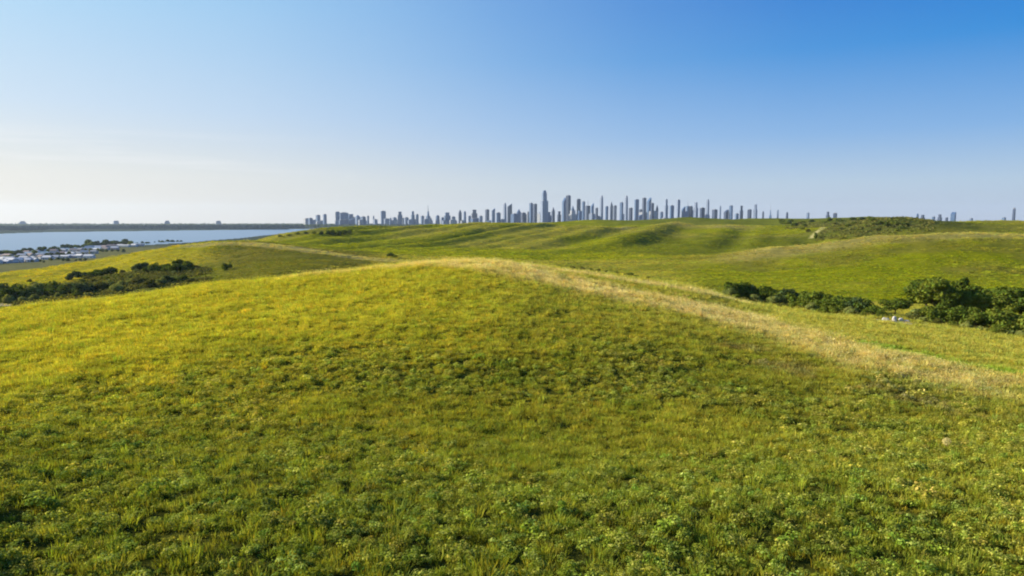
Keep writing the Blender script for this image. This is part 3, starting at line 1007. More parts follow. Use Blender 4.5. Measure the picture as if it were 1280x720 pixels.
stand([
    ('bush', 1143, 408, 398, 1.3, 'olive', 152), ('bush', 1157, 410, 396, 1.1, 'pale', 150), ('bush', 1176, 412, 401, 1.3, 'olive', 149), ('bush', 1195, 414, 402, 1.2, 'mid', 147), ('bush', 1214, 417, 401, 1.1, 'pale', 145),
    ('bush', 1233, 420, 408, 1.3, 'pale', 143), ('bush', 1250, 423, 405, 1.1, 'mid', 141), ('bush', 1268, 426, 411, 1.2, 'pale', 140), ('bush', 1284, 428, 412, 1.2, 'pale', 139),
], 'along the grove front', 'low bushes along the front of the grove')

# dark thicket in the hollow to the left
def thicket(px0, px1, base0, base1, top, n, Y0, Y1, tones, where, group, seed, wid=(0.9, 1.3)):
    rr = random.Random(seed); out = []
    for k in range(n):
        t = (k + rr.uniform(.2, .8)) / n
        px = px0 + (px1 - px0) * t
        Y = rr.uniform(Y0, Y1)
        x, y, z = at_depth(px, Y)
        hp = (base0 + (base1 - base0) * t - (top[0] + (top[1] - top[0]) * t)) * rr.uniform(.75, 1.1)
        tone = rr.choice(tones)
        h = max(1.2, hp * Y / F)
        wv = rr.uniform(*wid)
        wd = ('tall ' if hp > 15 else 'low ' if hp < 9 else '') + ('broad bush' if wv > 1.2 else 'bush')
        out.append((plant('bush', tone, x, y, h, wv, 0.02 * h), px, tone, wd))
    row(out, where, group)


thicket(-30, 112, 381, 372, (359, 355), 15, 298, 318, ['blue', 'blue', 'dark', 'dark', 'mid', 'pale'], 'in the thicket behind the track', 'bushes of the thicket in the hollow', 1)
thicket(-10, 115, 378, 371, (366, 362), 9, 288, 296, ['mid', 'pale', 'pale'], 'in front of the thicket', 'bushes of the thicket in the hollow', 2, (0.7, 1.1))
thicket(112, 240, 370, 356, (358, 346), 14, 292, 320, ['blue', 'dark', 'mid', 'olive', 'pale'], 'in the right half of the thicket', 'bushes of the thicket in the hollow', 3)
thicket(85, 140, 355, 352, (342, 341), 6, 372, 392, ['blue', 'dark', 'mid'], 'in the clump above the thicket', 'bushes of the clump above the thicket', 4)
thicket(172, 236, 350, 351, (336, 338), 8, 352, 385, ['blue', 'dark', 'dark', 'mid'], 'below the rounded hill', 'bushes of the clump below the rounded hill', 5)
thicket(30, 250, 362, 350, (357, 343), 24, 325, 385, ['olive', 'mid', 'olive', 'pale', 'mid'], 'scattered on the scrubby slope', 'bushes scattered on the slope', 6, (1.0, 1.7))
thicket(278, 294, 349, 347, (338, 339), 2, 345, 360, ['mid', 'dark'], 'on the rounded hill side', 'bushes on the rounded hill', 7, (0.5, 0.8))
scatter_row([(488, 321, 6, 1.3, 'dark'), (494, 322, 4, 1.2, 'mid')], 'in the fold beyond the rounded hill', 'bushes in the fold', None, rmin=400)
# tree line on the small hill by the water
scatter_row([(372, 293, 3, 1.6, 'mid'), (382, 292.5, 3, 1.5, 'dark'), (392, 292.5, 4, 1.5, 'mid'), (402, 293, 4, 1.4, 'dark'), (410, 293, 5, 1.3, 'dark'), (416, 294, 7, 1.1, 'dark'), (423, 294, 7, 1.1, 'dark'), (430, 293, 7, 1.1, 'dark'), (437, 292, 5, 1.3, 'mid'),
             (350, 296, 2.6, 1.8, 'mid'), (361, 295, 3, 1.6, 'mid')], 'on the low hill by the water', 'trees on the low hill by the water', None, 'far', rmin=700)
# brush along the foot of the far hills behind the dry crest
scatter_row([(716, 336, 4, 1.6, 'olive'), (727, 337, 4, 1.6, 'olive'), (738, 339, 5, 1.4, 'mid'), (748, 340, 5, 1.4, 'olive'), (757, 341, 4, 1.5, 'olive'), (770, 344, 6, 1.4, 'dark'), (778, 345, 6, 1.4, 'dark'), (787, 346, 6, 1.5, 'dark'), (796, 347, 4, 1.5, 'mid'), (810, 349, 4, 1.5, 'olive'), (826, 352, 4, 1.5, 'olive')],
            'in the brush behind the dry crest', 'bushes behind the dry crest', None, rmin=250)
# ridge top beyond, and the knoll
RG = [(975, 272.5, 4, 1.5), (984, 272, 4, 1.4), (1000, 272, 3, 1.6), (1012, 272, 3, 1.6), (1034, 271.5, 5.5, .8), (1045, 271.5, 3.5, 1.5), (1062, 272, 3.5, 1.7), (1074, 272, 3.5, 1.6), (1084, 272.5, 5, 1.3),
      (1094, 273, 4, 1.6), (1105, 274, 5, 1.4), (1114, 275, 5, 1.5), (1122, 276, 5, 1.5), (1130, 277, 4.5, 1.6), (1137, 278, 4, 1.5)]
out = []
for px, base, hp, wid in RG:
    Y = 1060 if px < 1090 else 900
    x, y, z = at_depth(px, Y)
    # stand on the crest that shows
    tone = trnd.choice(['mid', 'dark', 'mid', 'blue'])
    out.append((plant('far', tone, x, y, hp * Y / F + 1.0, wid, .5), px, tone, 'bush' if wid > 1.2 else 'upright bush'))
row(out, 'on the skyline ridge', 'bushes along the skyline ridge')
KN = [(994, 283, 5, 1.5, 'dark'), (1002, 287, 4, 1.7, 'mid'), (1010, 290, 4, 1.4, 'olive'), (1092, 281, 4, 1.6, 'mid'), (1108, 283, 5, 1.5, 'dark'), (1118, 281, 5, 1.4, 'mid'), (1127, 286, 4, 1.5, 'dark'), (1060, 283, 3.5, 1.8, 'mid'), (1075, 286, 3, 1.8, 'olive'), (1132, 282, 5, 1.3, 'dark'),
      (1043, 281, 2.5, 2.0, 'olive'), (1050, 287, 3, 2.0, 'mid'), (1068, 280, 3, 2.0, 'dark'), (1083, 283, 3, 2.2, 'mid'), (1096, 288, 3, 2.0, 'olive'), (1101, 280, 4, 1.6, 'dark'), (1113, 278, 4, 1.8, 'mid'), (1121, 289, 3, 1.8, 'mid'), (984, 280, 4, 1.6, 'mid'), (989, 277, 3, 1.8, 'dark'), (999, 280, 3, 2.0, 'olive'), (1006, 283, 3.5, 1.6, 'dark'), (1030, 279, 3, 2.0, 'mid'), (1050, 277, 3, 2.2, 'mid'), (1090, 276, 3.5, 2.0, 'dark'), (975, 276, 3, 2.0, 'mid')]
scatter_row(KN, 'on the scrubby knoll', 'bushes on the scrubby knoll', None, 'far', rmin=480)
x, y, z = hit(1019.5, 299, 430)
t_ = plant('tall', 'dark', x, y, 8.5 * y / F, 1.1, 0.1)
tag(t_, 'lone small dark tree at the lower end of the track up the knoll', 'tree')
# trees among the waterside houses
def shore_trees(spec, where, group, seed):
    rr = random.Random(seed); out = []
    for px0, px1, base, top, n in spec:
        for k in range(n):
            px = px0 + (px1 - px0) * (k + rr.uniform(.2, .8)) / n
            x, y, z = hit(px, base + rr.uniform(-.8, .8), 620)
            tone = rr.choice(['blue', 'dark', 'blue', 'mid'])
            wv = rr.uniform(.8, 1.25)
            out.append((plant('far', tone, x, y, (base - top) * rr.uniform(.75, 1.1) * y / F, wv, .2), px, tone, 'bush' if wv < 1.05 else 'broad bush'))
    row(out, where, group)


shore_trees([(-12, 26, 319.5, 311, 6)], 'in the nearest waterside clump', 'trees along the water', 31)
shore_trees([(29, 52, 316.5, 309, 4), (50, 74, 315.5, 307, 5)], 'in the second waterside clump', 'trees along the water', 32)
shore_trees([(77, 106, 311, 304, 6)], 'in the middle waterside clump', 'trees along the water', 33)
shore_trees([(108, 166, 307.5, 299.5, 11)], 'in the long waterside clump', 'trees along the water', 34)
shore_trees([(168, 196, 305, 301.5, 5), (196, 230, 303.5, 299.5, 6)], 'past the long waterside clump', 'trees along the water', 35)
shore_trees([(2, 44, 323.5, 318.5, 9), (46, 106, 320.5, 315.5, 11)], 'between the rows of waterside houses', 'trees between the houses', 36)
shore_trees([(96, 160, 314.5, 310, 9), (-10, 60, 327.5, 323.5, 9), (60, 112, 325.5, 321.5, 7)], 'below the rows of waterside houses', 'trees between the houses', 37)

# the pale ball-shaped plant standing in the sward
def seed_ball():
    x, y = near_hit(1183, 561)
    root = bpy.data.objects.new('dry_shrub', None); col.objects.link(root); root.location = (x, y, gz(x, y))
    V, Fc, FC = [], [], []
    rr = random.Random(4)
    for _ in range(900):
        d = Vector((rr.gauss(0, 1), rr.gauss(0, 1), rr.gauss(0, 1))).normalized()
        p = Vector((0, 0, 0.46)) + d * 0.30 * rr.uniform(.5, 1.0) ** .5
        leaf_quad(V, Fc, FC, p, d + Vector((rr.gauss(0, .4), rr.gauss(0, .4), rr.gauss(0, .4))), 0.030, (rr.uniform(.8, 1.2),) * 3, rr, .6)
    h = bpy.data.objects.new('seed_head', leaf_mesh('seed_head', V, Fc, FC, LEAVES['straw'])); col.objects.link(h); h.parent = root
    V, Fc = [], []
    for k in range(7):
        a = k * .9
        tube(V, Fc, [(0.03 * math.cos(a), .03 * math.sin(a), -.05), (0.06 * math.cos(a), .06 * math.sin(a), .2), (.12 * math.cos(a), .12 * math.sin(a), .5)], [.012, .009, .004], 5)
    new_mesh_obj('stems', V, Fc, bark, root)
    tag(root, 'pale round ball-shaped dry shrub standing alone in the green weeds', 'shrub')


seed_ball()

# pale boulders in the gap between hedge and grove
stone = simple('pale_stone', (0.50, 0.46, 0.40), 0.9, 0.2, 1.2)
def boulder(px, base, wpx, hpx, seed, lab):
    x, y, z = hit(px, base, 130)
    me = bpy.data.meshes.new('boulder'); bm = bmesh.new()
    bmesh.ops.create_icosphere(bm, subdivisions=3, radius=1.0)
    rr = random.Random(seed); offs = [Vector((rr.gauss(0, 1), rr.gauss(0, 1), rr.gauss(0, 1))).normalized() for _ in range(9)]
    ds = [rr.uniform(.62, .85) for _ in offs]
    for v in bm.verts:
        c = v.co.copy()
        for o_, d_ in zip(offs, ds):
            e = c.dot(o_) - d_
            if e > 0: c -= o_ * e * .9
        v.co = Vector((c.x * wpx * y / F / 2, c.y * wpx * y / F / 2.6, c.z * hpx * y / F * .75))
    bm.to_mesh(me); bm.free(); me.materials.append(stone)
    o = bpy.data.objects.new('boulder', me); col.objects.link(o); o.location = (x, y, gz(x, y) + hpx * y / F * .25); o.rotation_euler = (0, 0, rr.uniform(-.4, .4))
    tag(o, lab, 'rock', 'pale boulders in the gap between hedge and grove')


boulder(1107, 401, 9, 5, 1, 'pale grey-green boulder nearest the end of the hedge')
boulder(1118, 401, 7, 6, 2, 'whitish boulder under the spreading tree')
boulder(1126, 402, 6, 5, 3, 'small whitish boulder just right of the tree trunk')
boulder(1133, 403, 10, 3, 4, 'long flat cream boulder beside the grove bushes')


# low scrub that nobody could count: leaf masses a metre or two high
def scrub(name, lab, tone, n, place, hr_, ls, seed):
    rr = np.random.default_rng(seed)
    x, y, keep = place(rr, n)
    x, y = x[keep], y[keep]
    z = height(x, y)
    hh = rr.uniform(*hr_, len(x)) * (0.4 + 1.2 * fbm(x / 12, y / 12, seed, 2))
    V, Fc, FC = [], [], []
    r2 = random.Random(seed)
    for a, b, c, h in zip(x, y, z, hh):
        for q in range(5):
            k = r2.uniform(.7, 1.25)
            p = (a + r2.gauss(0, h * .6), b + r2.gauss(0, h * .6), c + h * r2.uniform(.1, 1))
            leaf_quad(V, Fc, FC, p, (r2.gauss(-.3, .8), r2.gauss(-.5, .6), r2.uniform(.1, 1.2)), ls * r2.uniform(.6, 1.4), (k * r2.uniform(.9, 1.2), k, k), r2, .7)
    o = bpy.data.objects.new(name, leaf_mesh(name, V, Fc, FC, LEAVES[tone])); col.objects.link(o)
    tag(o, lab, kind='stuff')


def on_knoll(rr, n):
    a = rr.uniform(-1, 1, n); Y = rr.uniform(600, 1080, n)
    px = rr.uniform(950, 1165, n)
    x = (px - 640) / F * Y
    m = (np.exp(-(((x - 375) / 80) ** 2 + ((Y - 690) / 80) ** 2)) > 0.38 + .5 * (fbm(x / 22, Y / 22, 66, 2) - .3)) & (line_d(x, Y, TRACK_KNOLL) > 6) & (px > 1016)
    e_ = 60 * (fbm(Y / 25, x / 25, 15, 2) - .5)
    ridge_ = (Y > 850) & (px + e_ > 985) & (px + e_ < 1118)
    return x, Y, (m | (ridge_ & (fbm(x / 40, Y / 40, 3, 2) > .38))) & (fbm(x / 14, Y / 14, 8, 2) > .36)


scrub('scrub', 'dark green scrub covering the knoll and the ridge beyond it', 'olive', 9000, on_knoll, (0.5, 1.3), 0.8, 5)


def on_left_slope(rr, n):
    Y = rr.uniform(285, 400, n); px = rr.uniform(-60, 262, n)
    x = (px - 640) / F * Y
    lim = np.interp(px, [-60, 40, 120, 200, 262], [345, 350, 372, 390, 360])
    return x, Y, (Y < lim) & (fbm(x / 16, Y / 16, 12, 3) > .44)


scrub('scrub', 'olive and grey-green scrub around the thicket in the hollow', 'olive', 9000, on_left_slope, (0.5, 1.3), 0.5, 6)

# ------------------------------------------------------------------ waterside houses
wallm = [simple('render_white', (0.72, 0.70, 0.66), 0.85, .06, .5), simple('render_cream', (0.60, 0.54, 0.44), 0.85, .06, .5), simple('render_grey', (0.48, 0.50, 0.52), 0.85, .06, .5), simple('render_pink', (0.60, 0.46, 0.42), 0.85, .06, .5)]
roofm = [simple('roof_white_metal', (0.66, 0.62, 0.55), 0.5, .05, .8), simple('roof_pale_grey', (0.46, 0.44, 0.40), 0.55, .08, .8), simple('roof_slate', (0.20, 0.21, 0.23), 0.8, .15, 1.5), simple('roof_brown', (0.30, 0.21, 0.17), 0.85, .15, 1.5)]
glassm = simple('dark_glass', (0.03, 0.04, 0.05), 0.15, spec=.6)
WALLW, ROOFW = ['white', 'cream', 'grey', 'pinkish'], ['white', 'pale grey', 'dark slate', 'brown']


def boxg(V, Fc, x0, x1, y0, y1, z0, z1):
    i = len(V)
    V += [(x0, y0, z0), (x1, y0, z0), (x1, y1, z0), (x0, y1, z0), (x0, y0, z1), (x1, y0, z1), (x1, y1, z1), (x0, y1, z1)]
    Fc += [(i, i + 3, i + 2, i + 1), (i + 4, i + 5, i + 6, i + 7), (i, i + 1, i + 5, i + 4), (i + 1, i + 2, i + 6, i + 5), (i + 2, i + 3, i + 7, i + 6), (i + 3, i, i + 4, i + 7)]


def house(x, y, L, D, H, rh, rot, wi, ri):
    root = bpy.data.objects.new('house', None); col.objects.link(root)
    root.location = (x, y, gz(x, y) - 0.2); root.rotation_euler = (0, 0, rot)
    l, d = L / 2, D / 2
    # walls with the gables
    V = [(-l, -d, 0), (l, -d, 0), (l, d, 0), (-l, d, 0), (-l, -d, H), (l, -d, H), (l, d, H), (-l, d, H), (-l, 0, H + rh), (l, 0, H + rh)]
    Fc = [(0, 1, 5, 4), (2, 3, 7, 6), (1, 2, 6, 9, 5), (3, 0, 4, 8, 7), (0, 3, 2, 1)]
    new_mesh_obj('wall', V, Fc, wallm[wi], root)
    e, t = 0.6, 0.22
    k = rh / d
    V = []
    for s in (-1, 1):
        for q in (0, t):
            V += [(-l - e, s * (d + e), H - e * k + q + .03), (l + e, s * (d + e), H - e * k + q + .03), (l + e, 0, H + rh + q + .03), (-l - e, 0, H + rh + q + .03)]
    Fc = []
    for b in (0, 8):
        Fc += [(b, b + 1, b + 2, b + 3), (b + 4, b + 7, b + 6, b + 5), (b, b + 4, b + 5, b + 1), (b + 1, b + 5, b + 6, b + 2), (b, b + 3, b + 7, b + 4)]
    rf = new_mesh_obj('roof', V, Fc, roofm[ri], root)
    if L > 11:
        V, Fc = [], []; boxg(V, Fc, l * .4, l * .4 + .9, -.45, .45, H + rh * .7, H + rh + 1.1)
        new_mesh_obj('chimney', V, Fc, wallm[wi], rf)
    n = max(2, int(L / 4))
    for q in range(n):
        cx = -l + L * (q + .5) / n
        V, Fc = [], []
        if q == n // 2:
            boxg(V, Fc, cx - .5, cx + .5, -d - .06, -d + .05, 0.1, 2.2); new_mesh_obj('door', V, Fc, roofm[3], root)
        else:
            boxg(V, Fc, cx - .8, cx + .8, -d - .05, -d + .05, 1.0, 2.3); new_mesh_obj('window', V, Fc, glassm, root)
    root['category'] = 'house'; root['group'] = 'houses by the water'
    return root


hr = random.Random(5)
HS = []
def hrow(y0, y1, xs, where, size=(9, 15)):
    out = []
    for px in xs:
        py = y0 + (y1 - y0) * (px - xs[0]) / max(1, xs[-1] - xs[0]) + hr.uniform(-.6, .6)
        x, y, z = hit(px, py, 620)
        L = hr.uniform(*size); wi = hr.choice([0, 0, 1, 2, 3]); ri = hr.choice([0, 0, 1, 1, 2, 3])
        o = house(x, y, L, hr.uniform(7, 9.5), hr.uniform(2.8, 4.6), hr.uniform(1.4, 2.6), hr.uniform(-.5, .5), wi, ri)
        out.append((o, px, ROOFW[ri], WALLW[wi]))
    cnt, seen = {}, {}
    for o, px, rw, ww in out: cnt[(rw, ww)] = cnt.get((rw, ww), 0) + 1
    for o, px, rw, ww in out:
        k = seen[(rw, ww)] = seen.get((rw, ww), 0) + 1
        turn = 'the only' if cnt[(rw, ww)] == 1 else ORD[k - 1]
        o['label'] = f'{turn} {ww} house with {rw} roof {"from left " if turn != "the only" else ""}{where}'


hrow(330.5, 327, [-14, -4, 6, 14, 23, 34, 42], 'in the lowest row', (10, 16))
hrow(326.5, 322, [-8, 3, 13, 31, 39, 52, 60, 70, 82, 91, 100, 112], 'in the middle row')
hrow(322.5, 317, [0, 10, 28, 38, 51, 59, 68, 77, 88, 97, 106, 118], 'in the upper middle row')
hrow(317, 312, [34, 46, 58, 68, 79, 92, 101, 110, 122, 133, 144], 'in the row behind the trees', (9, 14))
hrow(310.5, 307.5, [112, 121, 131, 140, 150, 158, 168, 176], 'in the farthest row at the shore', (12, 20))

# ------------------------------------------------------------------ woodland on the far shore: uncountable, one object each
def woodland(name, lab, segs, n, hr_, seed, mat):
    rr = random.Random(seed); V, Fc, FC = [], [], []
    for k in range(n):
        px0, px1, Ya, Yb = rr.choice(segs)
        px = rr.uniform(px0, px1); Y = rr.uniform(Ya, Yb)
        dx, _ = direction(px, 300)
        x, y = dx * Y, Y
        h = rr.uniform(*hr_); wd = rr.uniform(10, 26)
        for q in range(7):
            d = Vector((rr.gauss(0, 1), rr.gauss(0, 1), abs(rr.gauss(0, .6)))).normalized()
            p = Vector((x + d.x * wd * .4, y + d.y * wd * .4, 2.4 + h * rr.uniform(.2, .9)))
            k_ = rr.uniform(.6, 1.3)
            leaf_quad(V, Fc, FC, p, d, wd * .28, (k_, k_, k_), rr, .8)
            leaf_quad(V, Fc, FC, p, (rr.gauss(0, 1), -1, rr.gauss(0, .4)), wd * .26, (k_, k_, k_), rr, .8)
    o = bpy.data.objects.new(name, leaf_mesh(name, V, Fc, FC, mat)); col.objects.link(o)
    tag(o, lab, kind='stuff')


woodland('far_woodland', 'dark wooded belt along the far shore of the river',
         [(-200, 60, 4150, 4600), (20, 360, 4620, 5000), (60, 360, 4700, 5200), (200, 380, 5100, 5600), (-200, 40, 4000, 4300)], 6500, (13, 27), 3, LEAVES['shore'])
woodland('distant_woodland', 'hazy wooded plain beyond the river and around the city',
         [(-200, 600, 5800, 7400), (-200, 400, 7000, 10500), (340, 700, 5700, 6400), (375, 560, 5650, 5900), (375, 560, 5650, 5900)], 6500, (12, 30), 4, LEAVES['blue'])

# ------------------------------------------------------------------ the city
def facade(name, wall, glass, sx, sz, gr=0.25, wfrac=.55):
    m, g, b = material(name)
    tc = g.add('ShaderNodeTexCoord').outputs['Object']
    sep = g.add('ShaderNodeSeparateXYZ'); g.put(tc, sep.inputs[0])
    fx = g.math('FRACT', g.math('MULTIPLY', g.math('ADD', sep.outputs[0], sep.outputs[1]), 1 / sx))
    fz = g.math('FRACT', g.math('MULTIPLY', sep.outputs[2], 1 / sz))
    win = g.math('MULTIPLY', g.math('LESS_THAN', fx, .72), g.math('LESS_THAN', fz, wfrac))
    g.put(g.mix(wall, glass, win), b.inputs['Base Color'])
    rr = g.math('MULTIPLY_ADD', win, -.5, .75); g.put(rr, b.inputs['Roughness'])
    return m


FAC = [  # most faces tinted blue, painting distance haze into the walls
    facade('glass_tower_face', (0.15, 0.21, 0.31), (0.05, 0.08, 0.14), 6.0, 4.0, wfrac=.75),
    facade('pale_tower_face', (0.38, 0.38, 0.38), (0.06, 0.08, 0.10), 7.0, 3.6),
    facade('grey_tower_face', (0.21, 0.25, 0.33), (0.06, 0.09, 0.14), 5.0, 3.6),
    facade('haze_blue_tower_face', (0.07, 0.13, 0.24), (0.025, 0.06, 0.12), 4.0, 3.8, wfrac=.7),
    facade('dark_tower_face', (0.03, 0.05, 0.10), (0.01, 0.02, 0.045), 6.0, 3.8, wfrac=.7),
]
FACW = ['glassy grey', 'pale', 'mid grey', 'bluish', 'dark']
roofc = simple('tower_roof', (0.22, 0.22, 0.23), .8)
steel = simple('mast_steel', (0.25, 0.26, 0.28), .4, metal=.6)


def slab(V, Fc, w_, d_, z0, z1, cx=0, cy=0, top=1.0):
    i = len(V)
    for z, k in ((z0, 1.0), (z1, top)):
        V += [(cx - w_ / 2 * k, cy - d_ / 2 * k, z), (cx + w_ / 2 * k, cy - d_ / 2 * k, z), (cx + w_ / 2 * k, cy + d_ / 2 * k, z), (cx - w_ / 2 * k, cy + d_ / 2 * k, z)]
    Fc += [(i, i + 3, i + 2, i + 1), (i + 4, i + 5, i + 6, i + 7)] + [(i + a, i + (a + 1) % 4, i + 4 + (a + 1) % 4, i + 4 + a) for a in range(4)]


def tower(px, top, wpx, shape, Y, fi, rr):
    dx, dz = direction(px, top)
    H = CZ + dz * Y - 2.0
    wd = wpx * Y / F; dp = wd * rr.uniform(.7, 1.1)
    rot = rr.uniform(.15, .8)
    k_ = dp / wd; wd *= .95 / (math.cos(rot) + k_ * math.sin(rot)); dp = wd * k_
    root = bpy.data.objects.new('skyscraper' if H > 120 else 'tower_block', None); col.objects.link(root)
    root.location = (dx * Y, Y, 1.6); root.rotation_euler = (0, 0, rot)
    def part(name, f, mat, par=root):
        V, Fc = [], []; f(V, Fc); return new_mesh_obj(name, V, Fc, mat, par)
    m = FAC[fi]
    pod = min(18, H * .15)
    part('podium', lambda V, Fc: slab(V, Fc, wd * 1.25, dp * 1.3, 0, pod), FAC[2])
    if shape == 'flat':
        part('shaft', lambda V, Fc: slab(V, Fc, wd, dp, pod, H), m)
        part('roof_plant', lambda V, Fc: slab(V, Fc, wd * .55, dp * .55, H, H + 5), roofc)
    elif shape == 'step':
        part('shaft', lambda V, Fc: slab(V, Fc, wd, dp, pod, H * .78), m)
        part('crown', lambda V, Fc: slab(V, Fc, wd * .66, dp * .66, H * .78, H), m)
    elif shape == 'taper':
        part('shaft', lambda V, Fc: slab(V, Fc, wd, dp, pod, H * .93, top=.8), m)
        part('crown', lambda V, Fc: slab(V, Fc, wd * .66, dp * .66, H * .93, H, top=.75), m)
    elif shape == 'point':
        part('shaft', lambda V, Fc: slab(V, Fc, wd, dp, pod, H * .82), m)
        part('crown', lambda V, Fc: slab(V, Fc, wd * .96, dp * .96, H * .82, H, top=.12), m)
    elif shape == 'slope':
        def f(V, Fc):
            i = len(V); a, b = wd / 2, dp / 2
            V += [(-a, -b, pod), (a, -b, pod), (a, b, pod), (-a, b, pod), (-a, -b, H * .86), (a, -b, H), (a, b, H), (-a, b, H * .86)]
            Fc += [(0, 3, 2, 1), (4, 5, 6, 7), (0, 1, 5, 4), (1, 2, 6, 5), (2, 3, 7, 6), (3, 0, 4, 7)]
        part('shaft', f, m)
    elif shape == 'spire':
        part('shaft', lambda V, Fc: slab(V, Fc, wd, dp, pod, H * .5, top=.85), m)
        part('crown', lambda V, Fc: slab(V, Fc, wd * .5, dp * .5, H * .5, H * .72, top=.5), m)
        part('spire', lambda V, Fc: tube(V, Fc, [(0, 0, H * .72), (0, 0, H * .85), (0, 0, H)], [wd * .11, wd * .07, wd * .02]), steel)
    elif shape == 'mast':
        part('shaft', lambda V, Fc: slab(V, Fc, wd, dp, pod, H * .8), m)
        part('mast', lambda V, Fc: tube(V, Fc, [(0, 0, H * .8), (0, 0, H)], [wd * .09, wd * .03]), steel)
    root['category'] = 'skyscraper' if H > 120 else 'tower block'
    root['group'] = 'towers of the city skyline'
    return root, H


SHW = {'flat': 'flat-topped', 'step': 'stepped', 'taper': 'tapering', 'point': 'pointed', 'slope': 'slant-topped', 'spire': 'needle-spired', 'mast': 'mast-topped'}
# column of the photo, row of its top, width, shape, facade
CITY = [
 (397.5,269,6,'flat',3),(406,268,5,'flat',3),(422,265,6,'flat',3),(430,266,13,'flat',0),(438,267.5,11,'step',3),(447,268.5,7,'point',0),(454,271,7,'flat',3),(460,270,3,'flat',0),(467,269.5,2.5,'taper',0),
 (479,264,7.5,'flat',3),(488,269.5,3,'mast',0),(493,272,6,'flat',2),(500,264.5,7,'step',3),(508,272,6,'flat',2),(516,264,5,'step',3),(521.5,268,4,'flat',3),(528,270,5,'flat',0),(535,256,7,'spire',3),(547,269,6,'taper',3),(553,272,5,'flat',2),(559,265.5,9,'step',3),
 (567,271,5,'flat',0),(575,262,4.5,'point',4),(581,264,4,'taper',3),(587,270,4,'flat',2),(593,262,8,'step',4),(601,270,5,'flat',0),(609,262,5.5,'flat',4),(616.5,260,5,'slope',2),(623,266,6,'flat',3),(631,253.5,5,'taper',2),(637,254.5,6.5,'slope',4),
 (643,268,5,'flat',0),(648.5,261.5,6,'point',3),(654.5,266,6,'flat',4),(660,265,3,'flat',1),(664,254,5,'flat',3),(669,255,5,'flat',4),(675,265,4.5,'taper',3),(680.5,238,8,'taper',0),(680.5,251,10,'flat',2),(691.5,259,4.5,'point',4),(699,264,5,'step',4),
 (705,247,5,'slope',3),(710.5,244.5,6.5,'flat',4),(716,257,4,'point',3),(723.5,249,5,'flat',4),(729.5,252,4,'flat',3),(735,250.5,6,'mast',4),(740.5,254,4,'slope',3),(746,260,3.5,'flat',4),(752,244.5,5,'taper',2),(758.5,258,4,'flat',3),
 (764.5,252,4,'point',4),(769,257,4,'flat',4),(777,253,4.5,'flat',3),(783,244.5,5,'taper',2),(788.5,260,5,'flat',4),(796,249.5,5.5,'flat',3),(801,262,4,'flat',4),(805.5,247.5,5,'flat',4),(811.5,247,5.5,'slope',3),(815.5,254,4,'flat',4),(821.5,256,3,'point',4),
 (827,265,4,'flat',0),(833,249,4.5,'step',2),(840,257,5,'flat',3),(848,250,4.5,'flat',2),(854.5,258,4.5,'slope',3),(860,251,4,'mast',3),(863.5,258,5,'flat',4),(870,253,6,'step',2),(878,260,6,'flat',4),(885,249,4.5,'taper',2),(893.5,262,6.5,'flat',4),(900.5,257,2.6,'taper',0),
 (908,262,6,'slope',4),(914,257,4.5,'flat',3),(921,267,4.5,'flat',0),(927,257,4,'step',4),(937,262,5.5,'flat',4),(944.5,255.5,5.5,'step',2),(954,264,3,'taper',4),(963.5,254,3.5,'spire',3),(972.5,262,2.6,'taper',0),(984,265,3,'taper',4),(1010,266,3.5,'flat',0),
 (1035,264.5,4,'step',4),(1044,266.5,5,'flat',4),(1147,267,3,'taper',3),(1153.5,268.5,5,'step',4),(1167,271,4,'flat',3),(1175,268,5,'step',4),(1183.5,272,3,'flat',4),(1192,265,6.5,'slope',3),(1214,273,4,'flat',0),(1255,272,4,'flat',3),(1268,259.5,4,'taper',4),
 (145,276.2,8,'flat',0),(209,275.7,8,'step',3),(28,276.3,9,'step',0),(273,276.3,7,'flat',3)]
lr = random.Random(8)
px_ = 384
while px_ < 900:            # low blocks between the towers
    if px_ < 660 or lr.random() < .5:
        CITY.append((px_, round(lr.uniform(272.5, 276) - (0 if px_ < 640 else lr.uniform(3, 11)), 1), round(lr.uniform(5, 11), 1), lr.choice(['flat', 'flat', 'step', 'slope']), lr.choice([0, 1, 2, 3, 3])))
    px_ += lr.choice([4, 6, 9, 12, 15])
cr = random.Random(17)
T = []
for px, top, wpx, shape, fi in CITY:
    Y = cr.uniform(5700, 6900)
    if px < 300: Y = 8200
    o, H = tower(px, top, wpx, shape, Y, fi, cr)
    T.append((px, top, o, shape, fi, H))
T.sort(key=lambda t: t[0])
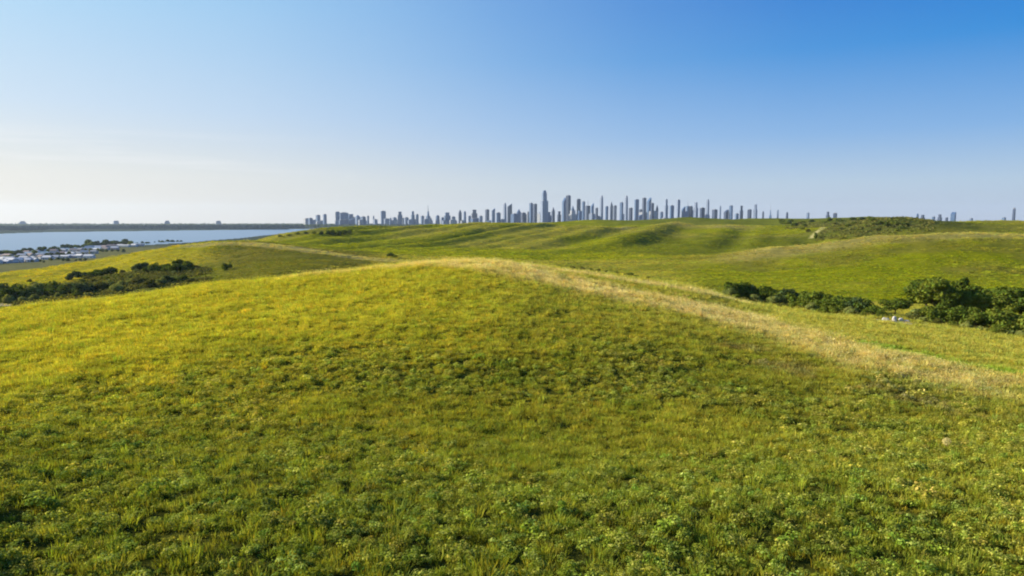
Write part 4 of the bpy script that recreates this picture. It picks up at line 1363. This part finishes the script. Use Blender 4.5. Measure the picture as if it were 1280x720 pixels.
MARK = {(422, 265): 'the wide block at city left end', (535, 256): 'the needle-spired tower', (680.5, 238): 'the tallest skyscraper',
        (710.5, 244.5): 'the broad flat-topped tower', (752, 244.5): 'the slim tall middle tower', (783, 244.5): 'the second slim tall tower',
        (811.5, 247): 'the dense triple cluster', (833, 249): 'the lone stepped grey tower', (885, 249): 'the last tall slender tower', (963.5, 254): 'the thin right-end needle tower',
        (479, 264): 'the square blue block', (593, 262): 'the dark stepped tower', (637, 254.5): 'the slant-topped pair', (1035, 264.5): 'the ridge-top pair', (1192, 265): 'the widest far-right block', (1268, 259.5): 'the lone far-right tower'}
OWN = {(422, 265): 'bluish block with flat top, tallest at the left end of the city', (535, 256): 'bluish tower with a thin needle spire rising left of the main cluster', (680.5, 238): 'tallest skyscraper of the skyline, glassy and gently tapering',
       (710.5, 244.5): 'broad dark flat-topped skyscraper shortly right of the tallest one', (752, 244.5): 'slim grey skyscraper standing tall by itself in the city middle', (783, 244.5): 'second slim grey tall skyscraper, before the dense cluster',
       (811.5, 247): 'bluish slant-topped skyscraper at the heart of the dense cluster', (833, 249): 'grey stepped skyscraper standing apart after the dense cluster', (885, 249): 'last tall slender tapering skyscraper before the city thins out',
       (963.5, 254): 'thin needle tower where the city runs out above the ridge', (479, 264): 'square bluish block standing alone right of the wide low block', (593, 262): 'dark stepped tower midway between needle spire and main cluster',
       (637, 254.5): 'dark slant-topped skyscraper, right one of the pair left of tallest', (1035, 264.5): 'dark stepped block, left of the two alone over the wooded ridge', (1192, 265): 'widest slant-topped block over the far right field', (1268, 259.5): 'lone dark tower over the field at the far right'}
marks = sorted(MARK)
for i, (px, top, o, shape, fi, H) in enumerate(T):
    if (px, top) in OWN:
        o['label'] = OWN[(px, top)]; continue
    if px < 300:
        o['label'] = {28: 'tiny hazy block on the far plain, nearest the picture edge', 145: 'tiny hazy block on the far plain across the river middle', 209: 'hazy square block on the far plain right of midriver', 273: 'tiny hazy block on the far plain nearest the city'}[px]
        continue
    best = None
    for mk in marks:
        j = next(q for q, t in enumerate(T) if (t[0], t[1]) == mk)
        n_ = i - j
        if best is None or abs(n_) < abs(best[0]): best = (n_, mk)
    n_, mk = best
    look = f'{FACW[fi]} {SHW[shape]} ' + ('skyscraper' if H > 120 else 'block')
    o['label'] = f'{look}, {ORD[abs(n_)-1]} one {"right" if n_ > 0 else "left"} of {MARK[mk]}'
